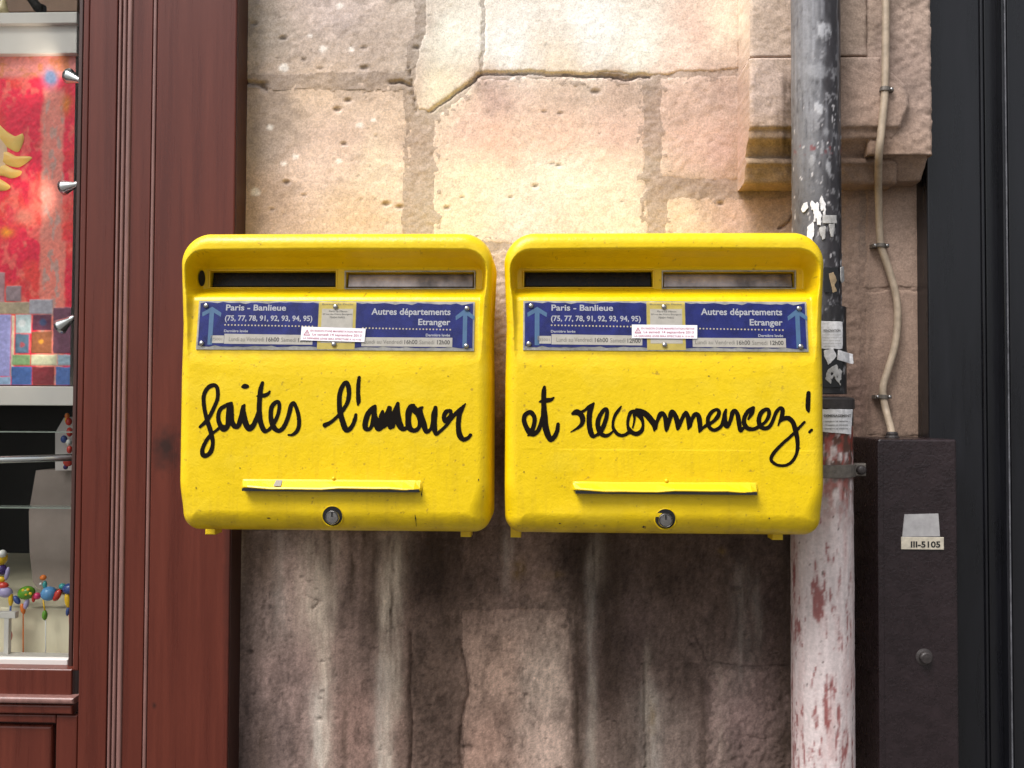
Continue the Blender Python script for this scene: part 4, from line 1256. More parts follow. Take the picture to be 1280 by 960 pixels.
PT = mat('tan_paper_scrap', (0.36, 0.26, 0.15), 0.7, var=0.3, vscale=130)
PK = mat('black_scrap', (0.012, 0.012, 0.013), 0.4, var=0.3, vscale=130)
rp = R1 + 0.0016
patch('torn_paper', pax, rp, [(1001,262),(1004,254),(1008,252),(1010,258),(1006,265),(1003,266)], PW, seed=1)
patch('torn_paper', pax, rp, [(1013,266),(1014,248),(1019,247),(1024,256),(1027,244),(1032,256),(1032,268),(1027,268),(1026,282),(1020,280),(1016,278),(1018,268)], PW, seed=2, holes=0.14)
patch('torn_paper', pax, rp, [(1009,283),(1016,277),(1018,290),(1016,302),(1009,298)], PW, seed=3)
patch('torn_paper', pax, rp, [(1024,284),(1033,282),(1032,298),(1027,300)], PG, seed=4, holes=0.12)
patch('torn_paper', pax, rp, [(1037,279),(1044,279),(1042,296),(1039,296)], PG, seed=5)
patch('paper_tag', pax, rp, [(1028,269),(1046,269),(1046,279),(1028,279)], PG, seed=6, amp=0.2)
xs_ = 0.5 * (pax + pbx); rs_ = R1 + 0.0056
patch('torn_sticker', pax, rp + 0.0004, [(1030,334),(1047,334),(1050,345),(1049,362),(1040,366),(1030,366)], PK, seed=7, amp=.5)
patch('torn_sticker', pax, rp + 0.0012, [(1036,342),(1042,340),(1046,350),(1043,356),(1046,364),(1041,366),(1038,352)], PT, seed=8, amp=.5)
patch('torn_sticker', pax, rp + 0.0012, [(1051,334),(1055,333),(1056,350),(1052,354)], PG, seed=9, amp=.4)
bill = patch('pasted_bill', xs_, rs_, [(1022,401),(1053.5,402),(1053.5,436),(1022,436)], PW, seed=10, amp=.25)
def ptext(body, x0, x1, yt, yb, m, cx, r, parent, bold=0.0):
    text('lettering', body, x0, x1, yt, yb, MT[m], parent, lambda a, b, h: on_cyl(cx, r, a, b), 0, bold)
ptext('RENOVATION', 1029.5, 1050.5, 411.5, 414.5, 'text_dark', xs_, rs_ + 0.0024, bill, 0.02)
for k, (x0, x1) in enumerate(((1028, 1051), (1028, 1052), (1029, 1050), (1028, 1051), (1029, 1044))):
    yy = 417.5 + k * 3.6
    ptext('travaux et petits services', x0, x1, yy, yy + 1.6, 'text_grey', xs_, rs_ + 0.0024, bill)
patch('torn_sticker', xs_, rs_ + 0.0004, [(1026,438),(1053,440),(1053,484),(1026,484)], PK, seed=11, amp=.5)
patch('torn_sticker', xs_, rs_ + 0.0014, [(1030,438),(1042,435),(1046,446),(1036,456),(1031,448)], PW, seed=12, amp=.6)
patch('torn_sticker', xs_, rs_ + 0.0014, [(1034,462),(1046,456),(1052,464),(1051,482),(1042,470),(1038,481),(1032,474)], PG, seed=13, amp=.8, holes=.16)
fl = patch('loose_flap', xs_, rs_ + 0.0014, [(1048,437),(1066.5,443),(1067,455),(1047,450)], PW, seed=14, amp=.3)
bill2 = patch('pasted_bill', pbx, R2 + 0.0025, [(1022,511.5),(1066,511.5),(1064,543),(1022,539)], PW, seed=15, amp=.25)
ptext('DEMENAGEMENT', 1030, 1064, 518, 521.2, 'text_dark', pbx, R2 + 0.0050, bill2, 0.03)
for k in range(3):
    ptext('– transport et debarras –', 1029, 1063, 525.5 + k * 4.6, 527.4 + k * 4.6, 'text_dark', pbx, R2 + 0.0050, bill2, 0.02)

# ------------------------------------------------------------------ cable
RC = 0.0068
cp = [(1106, -150, -PF - 0.009), (1107, -40, -PF - 0.009), (1107, 40, -PF - 0.010), (1106, 112, -PF - 0.011), (1103, 150, -PF - 0.011), (1099, 188, -PF - 0.008), (1098, 212, -0.082), (1098, 240, -0.045), (1099, 275, -0.024), (1101, 307, -0.020),
      (1108, 328, -0.020), (1119, 365, -0.021), (1122, 395, -0.021), (1119, 430, -0.021), (1110, 462, -0.021), (1104, 482, -0.022), (1104, 497, -0.022), (1108, 515, -0.030), (1112.5, 532, -0.055), (1115, 545, -0.072)]
cw = [W(a, b, c) for a, b, c in cp]
cabm = mk('cable', *tube(catmull(cw, 6), RC, 12), MT['cable'], None, smooth=True)
tag(cabm, 'thin cream cable clipped down the stone and entering the dark cabinet', 'cable')
def clip(i0, px, py, y, ear):
    c = W(px, py, y)
    o = mk('cable_clip', *lathe(c, (0.12, 0, 1), [(RC + 0.0006, -0.004), (RC + 0.0026, -0.0035), (RC + 0.0026, 0.0035), (RC + 0.0006, 0.004)], 16), MT['clip'], cabm)
    for s in ear:
        mk('clip_ear', *boxgeo(min(c[0], c[0] + s * 0.016), max(c[0], c[0] + s * 0.016), y - 0.002, y + 0.016, c[2] - 0.0035, c[2] + 0.0035, 0.001), MT['clip'], o)
        mk('clip_screw', *lathe((c[0] + s * 0.0115, y - 0.001, c[2]), (0, -1, 0), [(0.0034, 0), (0.0034, 0.002), (0.002, 0.0036)], 12), MT['steel'], o, smooth=True)
clip(0, 1106, 112, -PF - 0.011, (1,))
clip(1, 1101, 307, -0.020, (-1, 1))
clip(2, 1104, 496, -0.022, (-1, 1))

# ------------------------------------------------------------------ electrical cabinet
YC = -0.134
xc0, xc1 = W(1098, 700, YC)[0], W(1198, 700, YC)[0]
ztc = W(1140, 549, YC)[2]
cabinet = empty('electrical_cabinet', ((xc0 + xc1) / 2, 0, 0.25))
tag(cabinet, 'tall narrow brown-black metal electrical cabinet numbered III-5105 beside the downpipe', 'cabinet')
def rounded_case(name, x0, x1, y0, y1, z0, z1, r, m, parent, nseg=5):
    pr_ = [(x0, y1), (x0, y0 + r)]
    pr_ += [(x0 + r - r * math.cos(a), y0 + r - r * math.sin(a)) for a in np.linspace(0, math.pi / 2, nseg)[1:]]
    pr_ += [(x1 - r + r * math.sin(a), y0 + r - r * math.cos(a)) for a in np.linspace(0, math.pi / 2, nseg)]
    pr_ += [(x1, y1)]
    k = len(pr_); v, f = [], []
    for z, ins in ((z0, 0.0), (z1 - r * 0.6, 0.0), (z1 - r * 0.18, r * 0.2), (z1, r * 0.6)):
        for x, y in pr_:
            cx = (x0 + x1) / 2
            v.append((x + (ins if x < cx else -ins), min(y + ins, y1), z))
    for i in range(3):
        for j in range(k - 1):
            f.append((i * k + j, i * k + j + 1, (i + 1) * k + j + 1, (i + 1) * k + j))
    f.append(tuple(range(3 * k, 4 * k)))
    return mk(name, v, f, m, parent)
rounded_case('case', xc0, xc1, YC, -0.002, 0.25, ztc, 0.006, MT['cabinet'], cabinet)
xs0 = W(1067, 700, -0.002)[0]
gland = mk('cable_gland', *lathe(W(1115, 549, -0.072) - np.array([0, 0, 0.002]), (0, 0, 1), [(0.013, -0.004), (0.013, 0.006), (0.0105, 0.009), (0.0105, 0.013), (0.008, 0.016)], 16), MT['cast'], cabinet)
plate = pbox('number_plate', 1127, 1180, 671.5, 687, YC - 0.0025, YC + 0.002, mat('cream_plate', (0.50, 0.45, 0.36), 0.5, var=0.2, vscale=120), cabinet, 0.0008)
v = [W(a, b, YC - 0.0022) for a, b in ((1128, 671), (1175, 670.5), (1173, 642), (1131, 643))]
v2 = [p_ + np.array([0, 0.003, 0]) for p_ in v]
mk('grey_label', v + v2, [(0, 1, 2, 3), (0, 4, 5, 1), (1, 5, 6, 2), (2, 6, 7, 3), (3, 7, 4, 0)], mat('grey_label', (0.36, 0.35, 0.35), 0.25, var=0.15, vscale=60), cabinet)
text('lettering', 'III-5105', 1138.5, 1175.5, 676.5, 684.2, MT['hole'], plate, lambda a, b, h: W(a, b, YC - 0.0029), 0, 0.03)
p = W(1155, 821, YC)
bt = mk('bolt', *lathe(p + np.array([0, 0.001, 0]), (0, -1, 0), [(0.0150, 0), (0.0150, 0.002), (0.0105, 0.004), (0.0105, 0.011), (0.0085, 0.013), (0.002, 0.0135)], 20), MT['cast'], cabinet, smooth=False)
# lid seam near the top and the folded edge on the left
box('fold_strip', xc0 - 0.0012, xc0 + 0.010, YC - 0.0016, YC + 0.02, 0.25, ztc - 0.006, MT['cabinet'], cabinet, 0.002)

# ------------------------------------------------------------------ black shopfront on the right
YK = -0.052
black = empty('black_shopfront', (W(1250, 480, YK)[0], 0, 0.0))
tag(black, 'black painted timber shopfront of vertical boards with beads, right of the electrical cabinet', 'shopfront')
def bxk(px0, px1, y0, m='black', b=0.003, nm='board', y1=0.25):
    a, c = W(px0, 480, y0)[0], W(px1, 480, y0)[0]
    return box(nm, a, c, y0, y1, 0.0, 2.75, MT[m], black, b)
bxk(1161, 1229, YK)
bxk(1229.6, 1233, YK - 0.004, 'black', 0.0016, 'bead')
bxk(1233.6, 1256, YK + 0.020)
bxk(1256.6, 1259.6, YK - 0.002, 'black', 0.0012, 'bead')
bxk(1260.2, 1262, YK - 0.0025, 'black_edge', 0.0009, 'bead')  # narrow bead in a lighter grey than the boards
bxk(1262.6, 1300, YK + 0.012)
bxk(1300.6, 1306, YK - 0.004, 'black', 0.0022, 'bead')
bxk(1306.6, 1420, YK)
bxk(1420.6, 1660, YK + 0.02)

# ------------------------------------------------------------------ mahogany shopfront on the left
ZTOP = 2.75
wood = empty('wooden_shopfront', (W(200, 480, -.063)[0], 0, 0.0))
tag(wood, 'varnished mahogany shopfront with moulded post and display window, left of the mailboxes', 'shopfront')
def wb(nm, px0, px1, y0, y1, m='wood', b=0.002, py=(None, None), parent=None):
    a, c = W(px0, 480, y0)[0], W(px1, 480, y0)[0]
    z1 = ZTOP if py[0] is None else W(60, py[0], y0)[2]
    z0 = 0.0 if py[1] is None else W(60, py[1], y0)[2]
    return box(nm, a, c, y0, y1, z0, z1, MT[m], parent or wood, b)
YP = -0.063
xpr = W(290, 480, YP)[0]
def stained(src, spots):
    m = src.copy(); N = m.node_tree.nodes; L = m.node_tree.links
    bs = N['Principled BSDF']; cur = bs.inputs['Base Color'].links[0].from_socket
    tc = N.new('ShaderNodeTexCoord')
    nz = N.new('ShaderNodeTexNoise'); nz.inputs['Scale'].default_value = 60; L.new(tc.outputs['Object'], nz.inputs['Vector'])
    for (c, sx, sz, st) in spots:
        mp = N.new('ShaderNodeMapping'); mp.vector_type = 'TEXTURE'
        mp.inputs['Location'].default_value = tuple(c); mp.inputs['Scale'].default_value = (sx, 1.0, sz)
        L.new(tc.outputs['Object'], mp.inputs[0])
        ln_ = N.new('ShaderNodeVectorMath'); ln_.operation = 'LENGTH'; L.new(mp.outputs[0], ln_.inputs[0])
        ad = N.new('ShaderNodeMath'); ad.operation = 'MULTIPLY_ADD'; L.new(nz.outputs['Fac'], ad.inputs[0]); ad.inputs[1].default_value = 1.1; L.new(ln_.outputs['Value'], ad.inputs[2])
        mr = N.new('ShaderNodeMapRange'); L.new(ad.outputs[0], mr.inputs['Value'])
        mr.inputs['From Min'].default_value = 0.75; mr.inputs['From Max'].default_value = 1.7; mr.inputs['To Min'].default_value = st; mr.inputs['To Max'].default_value = 0.0
        mx = N.new('ShaderNodeMix'); mx.data_type = 'RGBA'; L.new(mr.outputs[0], mx.inputs['Factor']); L.new(cur, mx.inputs['A']); mx.inputs['B'].default_value = (0.012, 0.006, 0.005, 1)
        cur = mx.outputs['Result']
    L.new(cur, bs.inputs['Base Color'])
    return m
MT['wood_scorched'] = stained(MT['wood'], [(W(207, 562, YP), 0.030, 0.045, 0.85), (W(193, 882, YP), 0.006, 0.008, 0.8), (W(285, 700, YP), 0.010, 0.25, 0.35)])
wb('post_board', 190, 290, YP, 0.02, 'wood_scorched', 0.0025)
box('post_return', xpr - 0.004, xpr + 0.0015, YP + 0.004, 0.02, 0.0, ZTOP, MT['wood_dark'], wood)
wb('bead', 184.6, 189.2, YP + 0.004, 0.02, 'wood_edge', 0.0028)
wb('post_board', 158.5, 184.0, YP + 0.012, 0.02, 'wood', 0.0012)
wb('bead', 151.8, 158.0, YP + 0.008, 0.02, 'wood_edge', 0.0036)
wb('bead', 146.2, 150.6, YP + 0.010, 0.02, 'wood_edge', 0.0028)
wb('bead', 141.0, 144.4, YP + 0.012, 0.02, 'wood_edge', 0.0022)
wb('groove_board', 136.5, 159, YP + 0.020, 0.021, 'wood_dark', 0.0)
wb('jamb_board', 104.5, 139.5, YP + 0.016, 0.0215, 'wood', 0.002)
YG = 0.018                       # glass
wb('window_frame', 96.5, 104.2, YP + 0.030, 0.045, 'wood', 0.003, (None, 838))
wb('window_frame', 91.0, 96.0, -0.004, 0.044, 'wood_dark', 0.002, (None, 834))
XL = -420
wb('window_rail', XL, 96.0, -0.026, 0.05, 'wood', 0.003, (836.5, 872))
wb('metal_strip', XL, 90.6, 0.004, 0.05, 'white_board', 0.002, (824, 834))
wb('rail_moulding', XL, 98.5, -0.046, -0.020, 'wood_edge', 0.005, (872.5, 880.5))
wb('rail_moulding', XL, 97.0, -0.038, 0.0, 'wood', 0.004, (881, 893))
wb('stile', 77.5, 104.0, -0.030, 0.02, 'wood', 0.003, (893.4, None))
wb('panel_frame', XL, 77.0, -0.030, 0.02, 'wood', 0.003, (893.4, 904))
wb('lower_panel', XL, 73.0, -0.020, 0.03, 'wood', 0.006, (907, None))
wb('panel_ground', XL, 78.0, -0.008, 0.032, 'wood_dark', 0.0, (900, None))
gv, gf = boxgeo(W(XL, 480, YG)[0], W(93, 480, YG)[0], YG, YG + 0.005, W(40, 828, YG)[2], ZTOP)
mk('window_pane', gv, gf, MT['glass'], wood)

# ---- inside the display window
IX0, IX1 = W(XL, 480, 0.05)[0], W(103, 480, 0.05)[0]
IZ0 = W(40, 824, 0.03)[2]
iv = [(IX0, 0.05, IZ0 - .005), (IX1, 0.05, IZ0 - .005), (IX1, 0.75, IZ0 - .005), (IX0, 0.75, IZ0 - .005), (IX0, 0.05, ZTOP), (IX1, 0.05, ZTOP), (IX1, 0.75, ZTOP), (IX0, 0.75, ZTOP)]
o = mk('shop_interior', iv, [(0, 1, 2, 3), (1, 5, 6, 2), (2, 6, 7, 3), (3, 7, 4, 0), (4, 5, 6, 7)], MT['dark_in'])
tag(o, 'dark inside of the shop display window', kind='structure')

def top(o, label, cat, group=None): return tag(o, label, cat, group)
def ib(nm, px0, px1, py0, py1, y0, y1, m, parent=None, b=0.002):
    return pbox(nm, px0, px1, py0, py1, y0, y1, MT[m] if isinstance(m, str) else m, parent, b)
ZB = W(40, 757, 0.075)[2]
top(ib('window_sill', XL, 96, 824.5, 836, 0.026, 0.075, 'white_board'), 'narrow pale sill inside the shop window under the enamel figures', 'sill')
db = ib('display_plinth', XL, 98, 757, 824, 0.076, 0.74, mat('cream_plinth', (0.74, 0.66, 0.48), 0.5, var=0.1, vscale=8), None, 0.004)
top(db, 'low cream display plinth behind the coloured enamel figures', 'plinth')
top(ib('display_shelf', XL, 96, 482, 506, 0.085, 0.30, 'white_board'), 'white shelf carrying the red sun painting in the shop window', 'shelf')
vl = top(empty('valance', (W(40, 70, .10)[0], 0.10, W(40, 70, .10)[2])), 'pale grey valance board above the red painting', 'valance')
ib('fascia', XL, 96, 32, 69, 0.100, 0.13, 'white_board', vl)
ib('top_ledge', XL, 96, 17.5, 31.6, 0.088, 0.30, 'white_board', vl)
top(ib('back_panel', XL, 98, -160, 17, 0.32, 0.34, 'brown_in'), 'brown panel behind the top ledge of the display', 'panel')
c = W(47, 16, 0.12)
orn = mk('carved_foot', *tube([c + np.array([.012, 0, .006]), c + np.array([0, 0, .012]), c + np.array([-.014, 0, .03]), c + np.array([-.022, 0.01, .075]), c + np.array([-.02, 0.02, .15])], 0.013, 12, lambda t: 0.9 - 0.3 * t), MT['ink'], None, smooth=True)
top(orn, 'dark carved foot standing on the ledge above the painting', 'ornament')
c = W(3, 17, 0.12)
orn = mk('cream_cone', *lathe(c, (0.05, 0, 1), [(0.013, 0), (0.011, 0.012), (0.006, 0.028), (0.003, 0.05)], 16), mat('cream_glaze', (0.72, 0.58, 0.32), 0.3), None, smooth=True)
top(orn, 'cream glazed cone standing on the ledge above the painting', 'ornament')

# painting on canvas
YA = 0.115
ax = np.arange(-330, 91.5, 1.2); ay = np.arange(70, 482, 1.2)
X, Y = np.meshgrid(ax, ay)
wx = X + 6 * fbm(X / 12, Y / 12, 141); wy = Y + 6 * fbm(X / 12, Y / 12, 142)
c = np.ones(X.shape + (3,)) * np.array(sl(232, 26, 66))
c = blend(c, sstep(-0.02, 0.2, fbm(wx / 26, wy / 34, 143)) * 0.6, sl(238, 78, 52))
c = blend(c, sstep(0.05, 0.2, fbm(wx / 12, wy / 18, 144)) * 0.5, sl(240, 130, 110))
c = blend(c, sstep(0.04, 0.2, fbm(wx / 9, wy / 22, 145)) * 0.5, sl(205, 20, 50))
c = blend(c, sstep(100, 92, wy) * 0.9, sl(218, 136, 128))
c = blend(c, sstep(100, 92, wy) * sstep(0.0, 0.2, fbm(wx / 10, wy / 10, 146)), sl(205, 120, 80))
c = blend(c, sstep(48, 54, wx) * sstep(80, 75, wx) * sstep(105, 118, wy) * 0.85, sl(226, 140, 124))
c = blend(c, sstep(48, 54, wx) * sstep(84, 80, wx) * sstep(296, 304, wy), sl(234, 128, 112))
c = blend(c, sstep(50, 56, wx) * sstep(80, 74, wx) * sstep(0.05, .18, fbm(wx / 5, wy / 14, 147)) * sstep(120, 130, wy), sl(196, 150, 140))
c = blend(c, np.exp(-((wx - 60) / 8) ** 2 - ((wy - 98) / 11) ** 2) * 1.3, sl(104, 120, 158))
c = blend(c, np.exp(-((wx - 80) / 6) ** 2 - ((wy - 130) / 12) ** 2) * 1.2, sl(214, 116, 40))
c = blend(c, np.exp(-((wx - 30) / 14) ** 2 - ((wy - 270) / 10) ** 2), sl(228, 128, 110))
c = blend(c, np.exp(-((wx - 8) / 8) ** 2 - ((wy - 290) / 6) ** 2), sl(245, 150, 30))
c = c * (1 + 0.45 * fbm((X + Y) / 3, (Y - X) / 11, 149, 5, .65) + 0.25 * fbm(X / 2.2, Y / 2.2, 153, 3))[..., None]
hgt = 0.0012 * fbm(X / 5, Y / 5, 148) + 0.0012 * fbm((X + Y) / 3, (Y - X) / 11, 149)
TL = [(-40,340,8,378,170,130,135),(9,357,29,377,150,128,134),(-60,377,40,393,168,152,128),(39,374,68,393,168,164,174),(-60,393,17,471,150,150,206),(17,394,21,471,206,196,170),(22,393,42,417,172,188,194),
      (43,393,67,413,98,46,72),(22,417,40,442,82,108,134),(42,414,68,442,134,78,46),(69,384,93,442,112,66,88),(19,443,42,457,122,154,108),(42,443,75,457,194,194,164),(75,443,93,457,152,174,190),
      (18,458,44,482,60,92,154),(44,458,72,482,122,36,46),(73,458,93,482,78,108,170),(-60,471,18,482,132,158,190)]
for k in range(11):
    for j in range(5):
        TL.append((-330 + k * 26, 350 + j * 27, -330 + k * 26 + 25, 350 + j * 27 + 26, 90 + (k * 53 + j * 31) % 110, 80 + (k * 29 + j * 67) % 100, 90 + (k * 71 + j * 17) % 110))
for i, (x0, y0, x1, y1, r, g, b) in enumerate(TL):
    d = np.minimum(np.minimum(X + 1.5 * fbm(X / 6, Y / 6, 150) - x0, x1 - X), np.minimum(Y + 1.5 * fbm(X / 6, Y / 6, 151) - y0, y1 - Y))
    m = sstep(-0.3, 1.1, d)
    cc = np.array(sl(r, g, b)) * (1 + 0.5 * fbm(X / 4, Y / 4, 152 + i % 5))[..., None]
    c = c * (1 - m[..., None]) + cc * m[..., None]
    hgt = hgt + 0.0015 * m
for x0, y0, r, col_ in ((57, 403, 6, sl(60, 70, 110)), (55, 427, 4, sl(190, 130, 40)), (31, 431, 4, sl(170, 80, 90)), (30, 404, 6, sl(205, 210, 215))):
    c = blend(c, sstep(r, r * .5, np.hypot(X - x0, Y - y0) + 3 * fbm(X / 4, Y / 4, 160)), col_)
P0 = [W(a, 276, YA)[0] for a in ax]; Q0 = [W(45, b, YA)[2] for b in ay]
XX, ZZ = np.meshgrid(P0, Q0)
V = np.stack([XX.ravel(), (YA - hgt).ravel(), ZZ.ravel()], 1)
i = np.arange(X.size).reshape(X.shape)
f = np.stack([i[:-1, :-1].ravel(), i[1:, :-1].ravel(), i[1:, 1:].ravel(), i[:-1, 1:].ravel()], 1)
paint = empty('painting', (W(40, 480, YA)[0], YA, Q0[-1]))
top(paint, 'large red canvas with a yellow sun and patchwork of painted tiles in the window', 'painting')
mk('canvas', V, f, MT['canvas'], paint, smooth=True, colors=c.reshape(-1, 3))
box('stretcher_frame', P0[0], P0[-1], YA + 0.003, YA + 0.025, Q0[-1], Q0[0], MT['white_board'], paint)
def relief(nm, poly, hgt_, m):
    P = catmull([(x, y, 0) for x, y in poly] + [(poly[0][0], poly[0][1], 0)], 5)[:-1]
    cx = sum(p_[0] for p_ in P) / len(P); cy = sum(p_[1] for p_ in P) / len(P)
    v = [W(p_[0], p_[1], YA - 0.0008) for p_ in P] + [W(cx + (p_[0] - cx) * .8, cy + (p_[1] - cy) * .8, YA - hgt_) for p_ in P] + [W(cx, cy, YA - hgt_ * 1.2)]
    n = len(P)
    f = [(k, n + k, n + (k + 1) % n, (k + 1) % n) for k in range(n)] + [(n + k, 2 * n, n + (k + 1) % n) for k in range(n)]
    mk(nm, v, f, m, paint, smooth=True)
for pl_ in ([(-4,152),(6,162),(18,170),(24,169),(28,167),(30,173),(27,183),(22,190),(12,186),(2,178),(-6,168)],
            [(-4,186),(10,190),(20,195),(32,195),(40,197),(34,203),(24,209),(14,208),(4,204),(-6,200)],
            [(-6,206),(6,206),(16,211),(27,214),(24,220),(14,223),(4,220),(-6,218)], [(-8,220),(4,226),(13,233),(8,238),(-2,238),(-10,232)],
            [(-60,150),(-40,140),(-30,150),(-36,165),(-55,168)], [(-70,190),(-88,196),(-70,206),(-52,200)], [(-60,220),(-76,236),(-54,232),(-46,222)]):
    relief('sun_ray', pl_, 0.004, MT['petal'])
relief('sun_face', [(-50,160),(-22,152),(2,168),(9,190),(4,212),(-18,230),(-46,224),(-58,192)], 0.0055, mat('sun_face', (0.62, 0.40, 0.28), 0.5, col2=(0.70, 0.52, 0.30), vscale=30))

# glass shelves and the chrome rail
for k, (yy, lb_) in enumerate(((540, 'upper thin glass shelf above the chrome rail in the window'), (635, 'lower thin glass shelf below the chrome rail in the window'))):
    z = W(40, yy, 0.065)[2]
    a = W(XL, yy, .065)[0]; b = W(98, yy, .065)[0]
    top(box('glass_shelf', a, b, 0.065, 0.10, z - 0.0010, z + 0.0010, MT['shelf_glass']), lb_, 'shelf', 'thin glass shelves in the window')
pA, pB = W(-300, 584, 0.05), W(98, 571.5, 0.05)
top(mk('chrome_rail', *tube([pA, pB], 0.0075, 16), MT['chrome'], None, smooth=True), 'horizontal chrome rail across the shop window', 'rail')
# paper bag, card and red ornament
def prism(nm, poly, y0, y1, m, parent=None):
    P = [W(x, y, y0) for x, y in poly]
    n = len(P)
    v = P + [p_ + np.array([0, y1 - y0, 0]) for p_ in P]
    f = [tuple(range(n - 1, -1, -1)), tuple(range(n, 2 * n))] + [(k, (k + 1) % n, (k + 1) % n + n, k + n) for k in range(n)]
    return mk(nm, v, f, m, parent)
top(prism('paper_bag', [(45, 588), (100, 585), (100, 736), (47, 736), (41, 727), (37, 690), (36, 640)], 0.19, 0.25, MT['bag']), 'grey paper bag standing on the cream plinth', 'bag')
top(prism('white_card', [(69, 541), (80, 522), (102, 520), (102, 588), (69, 588)], 0.17, 0.176, mat('white_card', (0.55, 0.50, 0.48), 0.6), None), 'white card with slanted corner leaning above the grey bag', 'card')
def gm(r, g, b): return mat('enamel', sl(r, g, b), 0.22, var=0.12, vscale=120)
EN = {k: gm(*v) for k, v in dict(blue=(96, 150, 200), red=(206, 62, 50), pink=(222, 60, 110), green=(96, 150, 40), teal=(60, 150, 150), orange=(224, 120, 50), yellow=(236, 188, 40), lilac=(172, 160, 200), purple=(70, 50, 110), white=(225, 222, 218), navy=(60, 80, 140)).items()}
def ell(nm, px, py, y, rx, rz, m, parent, tilt=0.0, ry=None):
    s = (1.745 + y) / F
    c = W(px, py, y); rx, rz = rx * s, rz * s; ry = ry * s if ry else min(rx, rz)
    v, f = [], []
    n, k = 14, 9
    for i in range(k):
        th = math.pi * i / (k - 1)
        for j in range(n):
            a = 2 * math.pi * j / n
            x, yy, z = rx * math.sin(th) * math.cos(a), ry * math.sin(th) * math.sin(a), rz * math.cos(th)
            v.append((c[0] + x * math.cos(tilt) - z * math.sin(tilt), c[1] + yy, c[2] + x * math.sin(tilt) + z * math.cos(tilt)))
    for i in range(k - 1):
        for j in range(n):
            f.append((i * n + j, (i + 1) * n + j, (i + 1) * n + (j + 1) % n, i * n + (j + 1) % n))
    return mk(nm, v, f, EN[m], parent, smooth=True)
def leg(px0, py0, px1, py1, y, r, m, parent):
    s = (1.745 + y) / F
    mk('leg', *tube([W(px0, py0, y), W((px0 + px1) / 2, (py0 + py1) / 2, y), W(px1, py1, y)], r * s, 10), EN[m], parent, smooth=True)
YE = 0.052
def fig(px, lab_):
    o = empty('enamel_figure', W(px, 822, YE)); return top(o, lab_, 'figurine')
o = fig(58, 'enamel bird figure with blue body, teal neck and orange head')
ell('body', 61, 742, YE, 10, 9, 'blue', o, 0.2); ell('tail', 71.5, 744, YE, 4.5, 8.5, 'red', o, -0.5); ell('joint', 46.5, 745, YE, 4.5, 4.5, 'pink', o)
ell('neck', 56, 731, YE, 2.8, 5, 'teal', o); ell('head', 54, 722, YE, 4.2, 3.6, 'orange', o); ell('beak', 51, 730, YE, 2.0, 1.8, 'white', o)
ell('foot', 56, 769, YE, 3.3, 6.5, 'green', o); leg(54, 750, 56, 764, YE, 1.0, 'yellow', o); leg(57, 772, 57, 824, YE, 0.7, 'white', o)
o = fig(30, 'enamel figure with green spotted body and orange and lilac legs')
ell('body', 33, 741, YE, 11, 8.5, 'green', o, 0.25); ell('collar', 42, 747, YE, 2.5, 6, 'red', o); ell('leg_ring', 33, 755, YE, 3.2, 7, 'lilac', o, -0.3)
ell('thigh', 21, 750, YE, 3.5, 6.5, 'navy', o, 0.6); ell('thigh', 28.5, 761, YE, 3, 7, 'orange', o, 0.25); leg(29, 765, 29, 824, YE, 0.8, 'orange', o)
for (dx, dy) in ((-4, -3), (2, -4), (5, 1), (-1, 2), (-6, 2)):
    ell('spot', 33 + dx, 741 + dy, YE - .011, 2.1, 1.9, 'yellow', o, 0, 1.4)
o = fig(7, 'tall enamel figure with cream head and purple, yellow and red body')
ell('head', 1, 698, YE, 8, 10, 'yellow', o, -0.3); ell('cap', 3, 692, YE - .008, 5, 5, 'white', o); ell('chest', 2, 712, YE, 6.5, 7, 'purple', o); ell('arm', 9, 717, YE, 2.8, 9, 'lilac', o, -0.2)
ell('belt', 2, 724, YE, 5, 4, 'yellow', o); ell('hip', 3, 732, YE, 8, 5, 'red', o); ell('skirt', 6, 740, YE, 10, 7, 'lilac', o, -0.2); ell('thigh', 13.5, 749, YE, 3, 9, 'yellow', o); leg(13.5, 755, 12, 785, YE, 1.2, 'navy', o); ell('shoe', 12.5, 795, YE, 2.8, 7, 'red', o); leg(12, 800, 12, 824, YE, 0.8, 'red', o)
o = fig(86, 'enamel figure with grey-blue back, yellow leg and blue foot by the frame')
ell('body', 87, 736, YE, 9, 7, 'navy', o); ell('head', 78, 733, YE, 4.5, 4, 'teal', o); ell('thigh', 85, 750, YE, 4.2, 10, 'yellow', o, 0.15); ell('foot', 85, 764, YE, 2.6, 6, 'navy', o, -0.2); leg(87, 768, 88, 824, YE, 1.0, 'red', o)
o = top(empty('beaded_ornament', W(84, 588, 0.15)), 'red and gold beaded ornament in front of the white card', 'ornament')
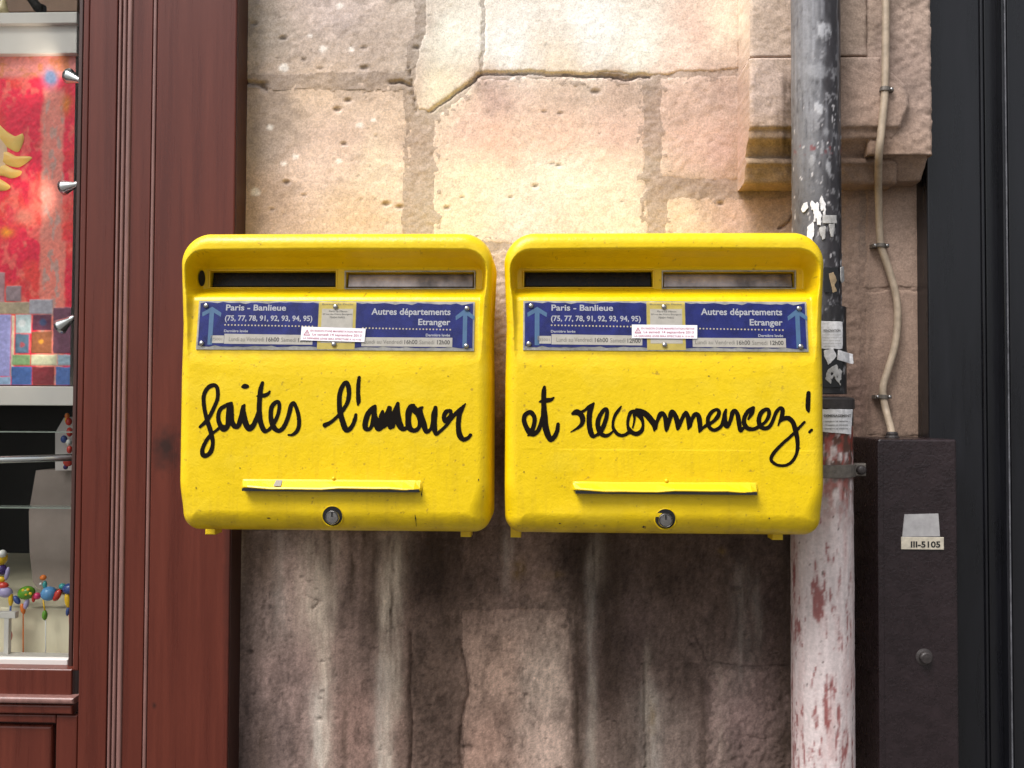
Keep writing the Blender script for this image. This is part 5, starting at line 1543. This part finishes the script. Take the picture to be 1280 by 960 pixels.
for (x, y, a, b, m_) in ((84, 520, 3, 4, 'orange'), (86, 527, 4, 5, 'red'), (83, 525, 2, 4, 'yellow'), (87, 540, 4, 6, 'red'), (80, 549, 4, 5, 'navy'), (86, 553, 3.5, 4, 'white'), (87, 562, 3.5, 5, 'red'), (85, 578, 6, 5, 'red'), (82, 584, 3, 3, 'purple'), (81, 572, 2.5, 4, 'orange')):
    ell('bead', x, y, 0.15, a, b, m_, o)
o = top(empty('display_stand', W(8, 822, 0.04)), 'small white T-shaped stand between the enamel figures', 'stand')
ib('upright', 4.5, 10.5, 772, 824.5, 0.034, 0.044, 'white_board', o, 0.001)
ib('crossbar', -14, 19, 765, 773, 0.033, 0.045, 'white_board', o, 0.001)
# spotlights
for k, (px, py, dx, dz, lab_) in enumerate(((91, 97, -0.8, 0.35, 'chrome spotlight beside the painting, nearest the valance'), (85, 233, -0.85, -0.1, 'chrome spotlight beside the painting, level with the yellow sun'), (80, 405, -0.85, -0.45, 'chrome spotlight beside the painted tiles'))):
    y = 0.056
    c_ = W(px, py, y)
    d = Vector((dx, 0.25, dz)).normalized()
    o = top(empty('spotlight', tuple(c_)), lab_, 'spotlight', 'chrome spotlights in the window')
    s = 0.0020
    mk('shade', *lathe(Vector(c_) - d * 6 * s, d, [(2.6 * s, -10 * s), (3.2 * s, -4 * s), (4.2 * s, 0), (7.0 * s, 9 * s), (8.2 * s, 12 * s), (7.6 * s, 11.6 * s), (3.5 * s, 2 * s)], 24), MT['chrome'], o, smooth=True)
    pe = Vector(W(102, py - dz * 16, y + 0.01))
    mk('arm', *tube([Vector(c_) - d * 14 * s, (Vector(c_) - d * 14 * s) * 0.5 + pe * 0.5, pe], 1.6 * s, 10), MT['steel'], o, smooth=True)
    ld = bpy.data.lights.new('spot', 'SPOT'); ld.energy = 0.28; ld.spot_size = R(110); ld.spot_blend = 0.8; ld.color = (1.0, 0.9, 0.75); ld.shadow_soft_size = 0.01
    lo = bpy.data.objects.new('lamp_light', ld); COL.objects.link(lo)
    lo.parent = o; lo.location = d * 0.028; lo.rotation_euler = (d + Vector((-0.3, -0.12, 0))).to_track_quat('-Z', 'Y').to_euler()
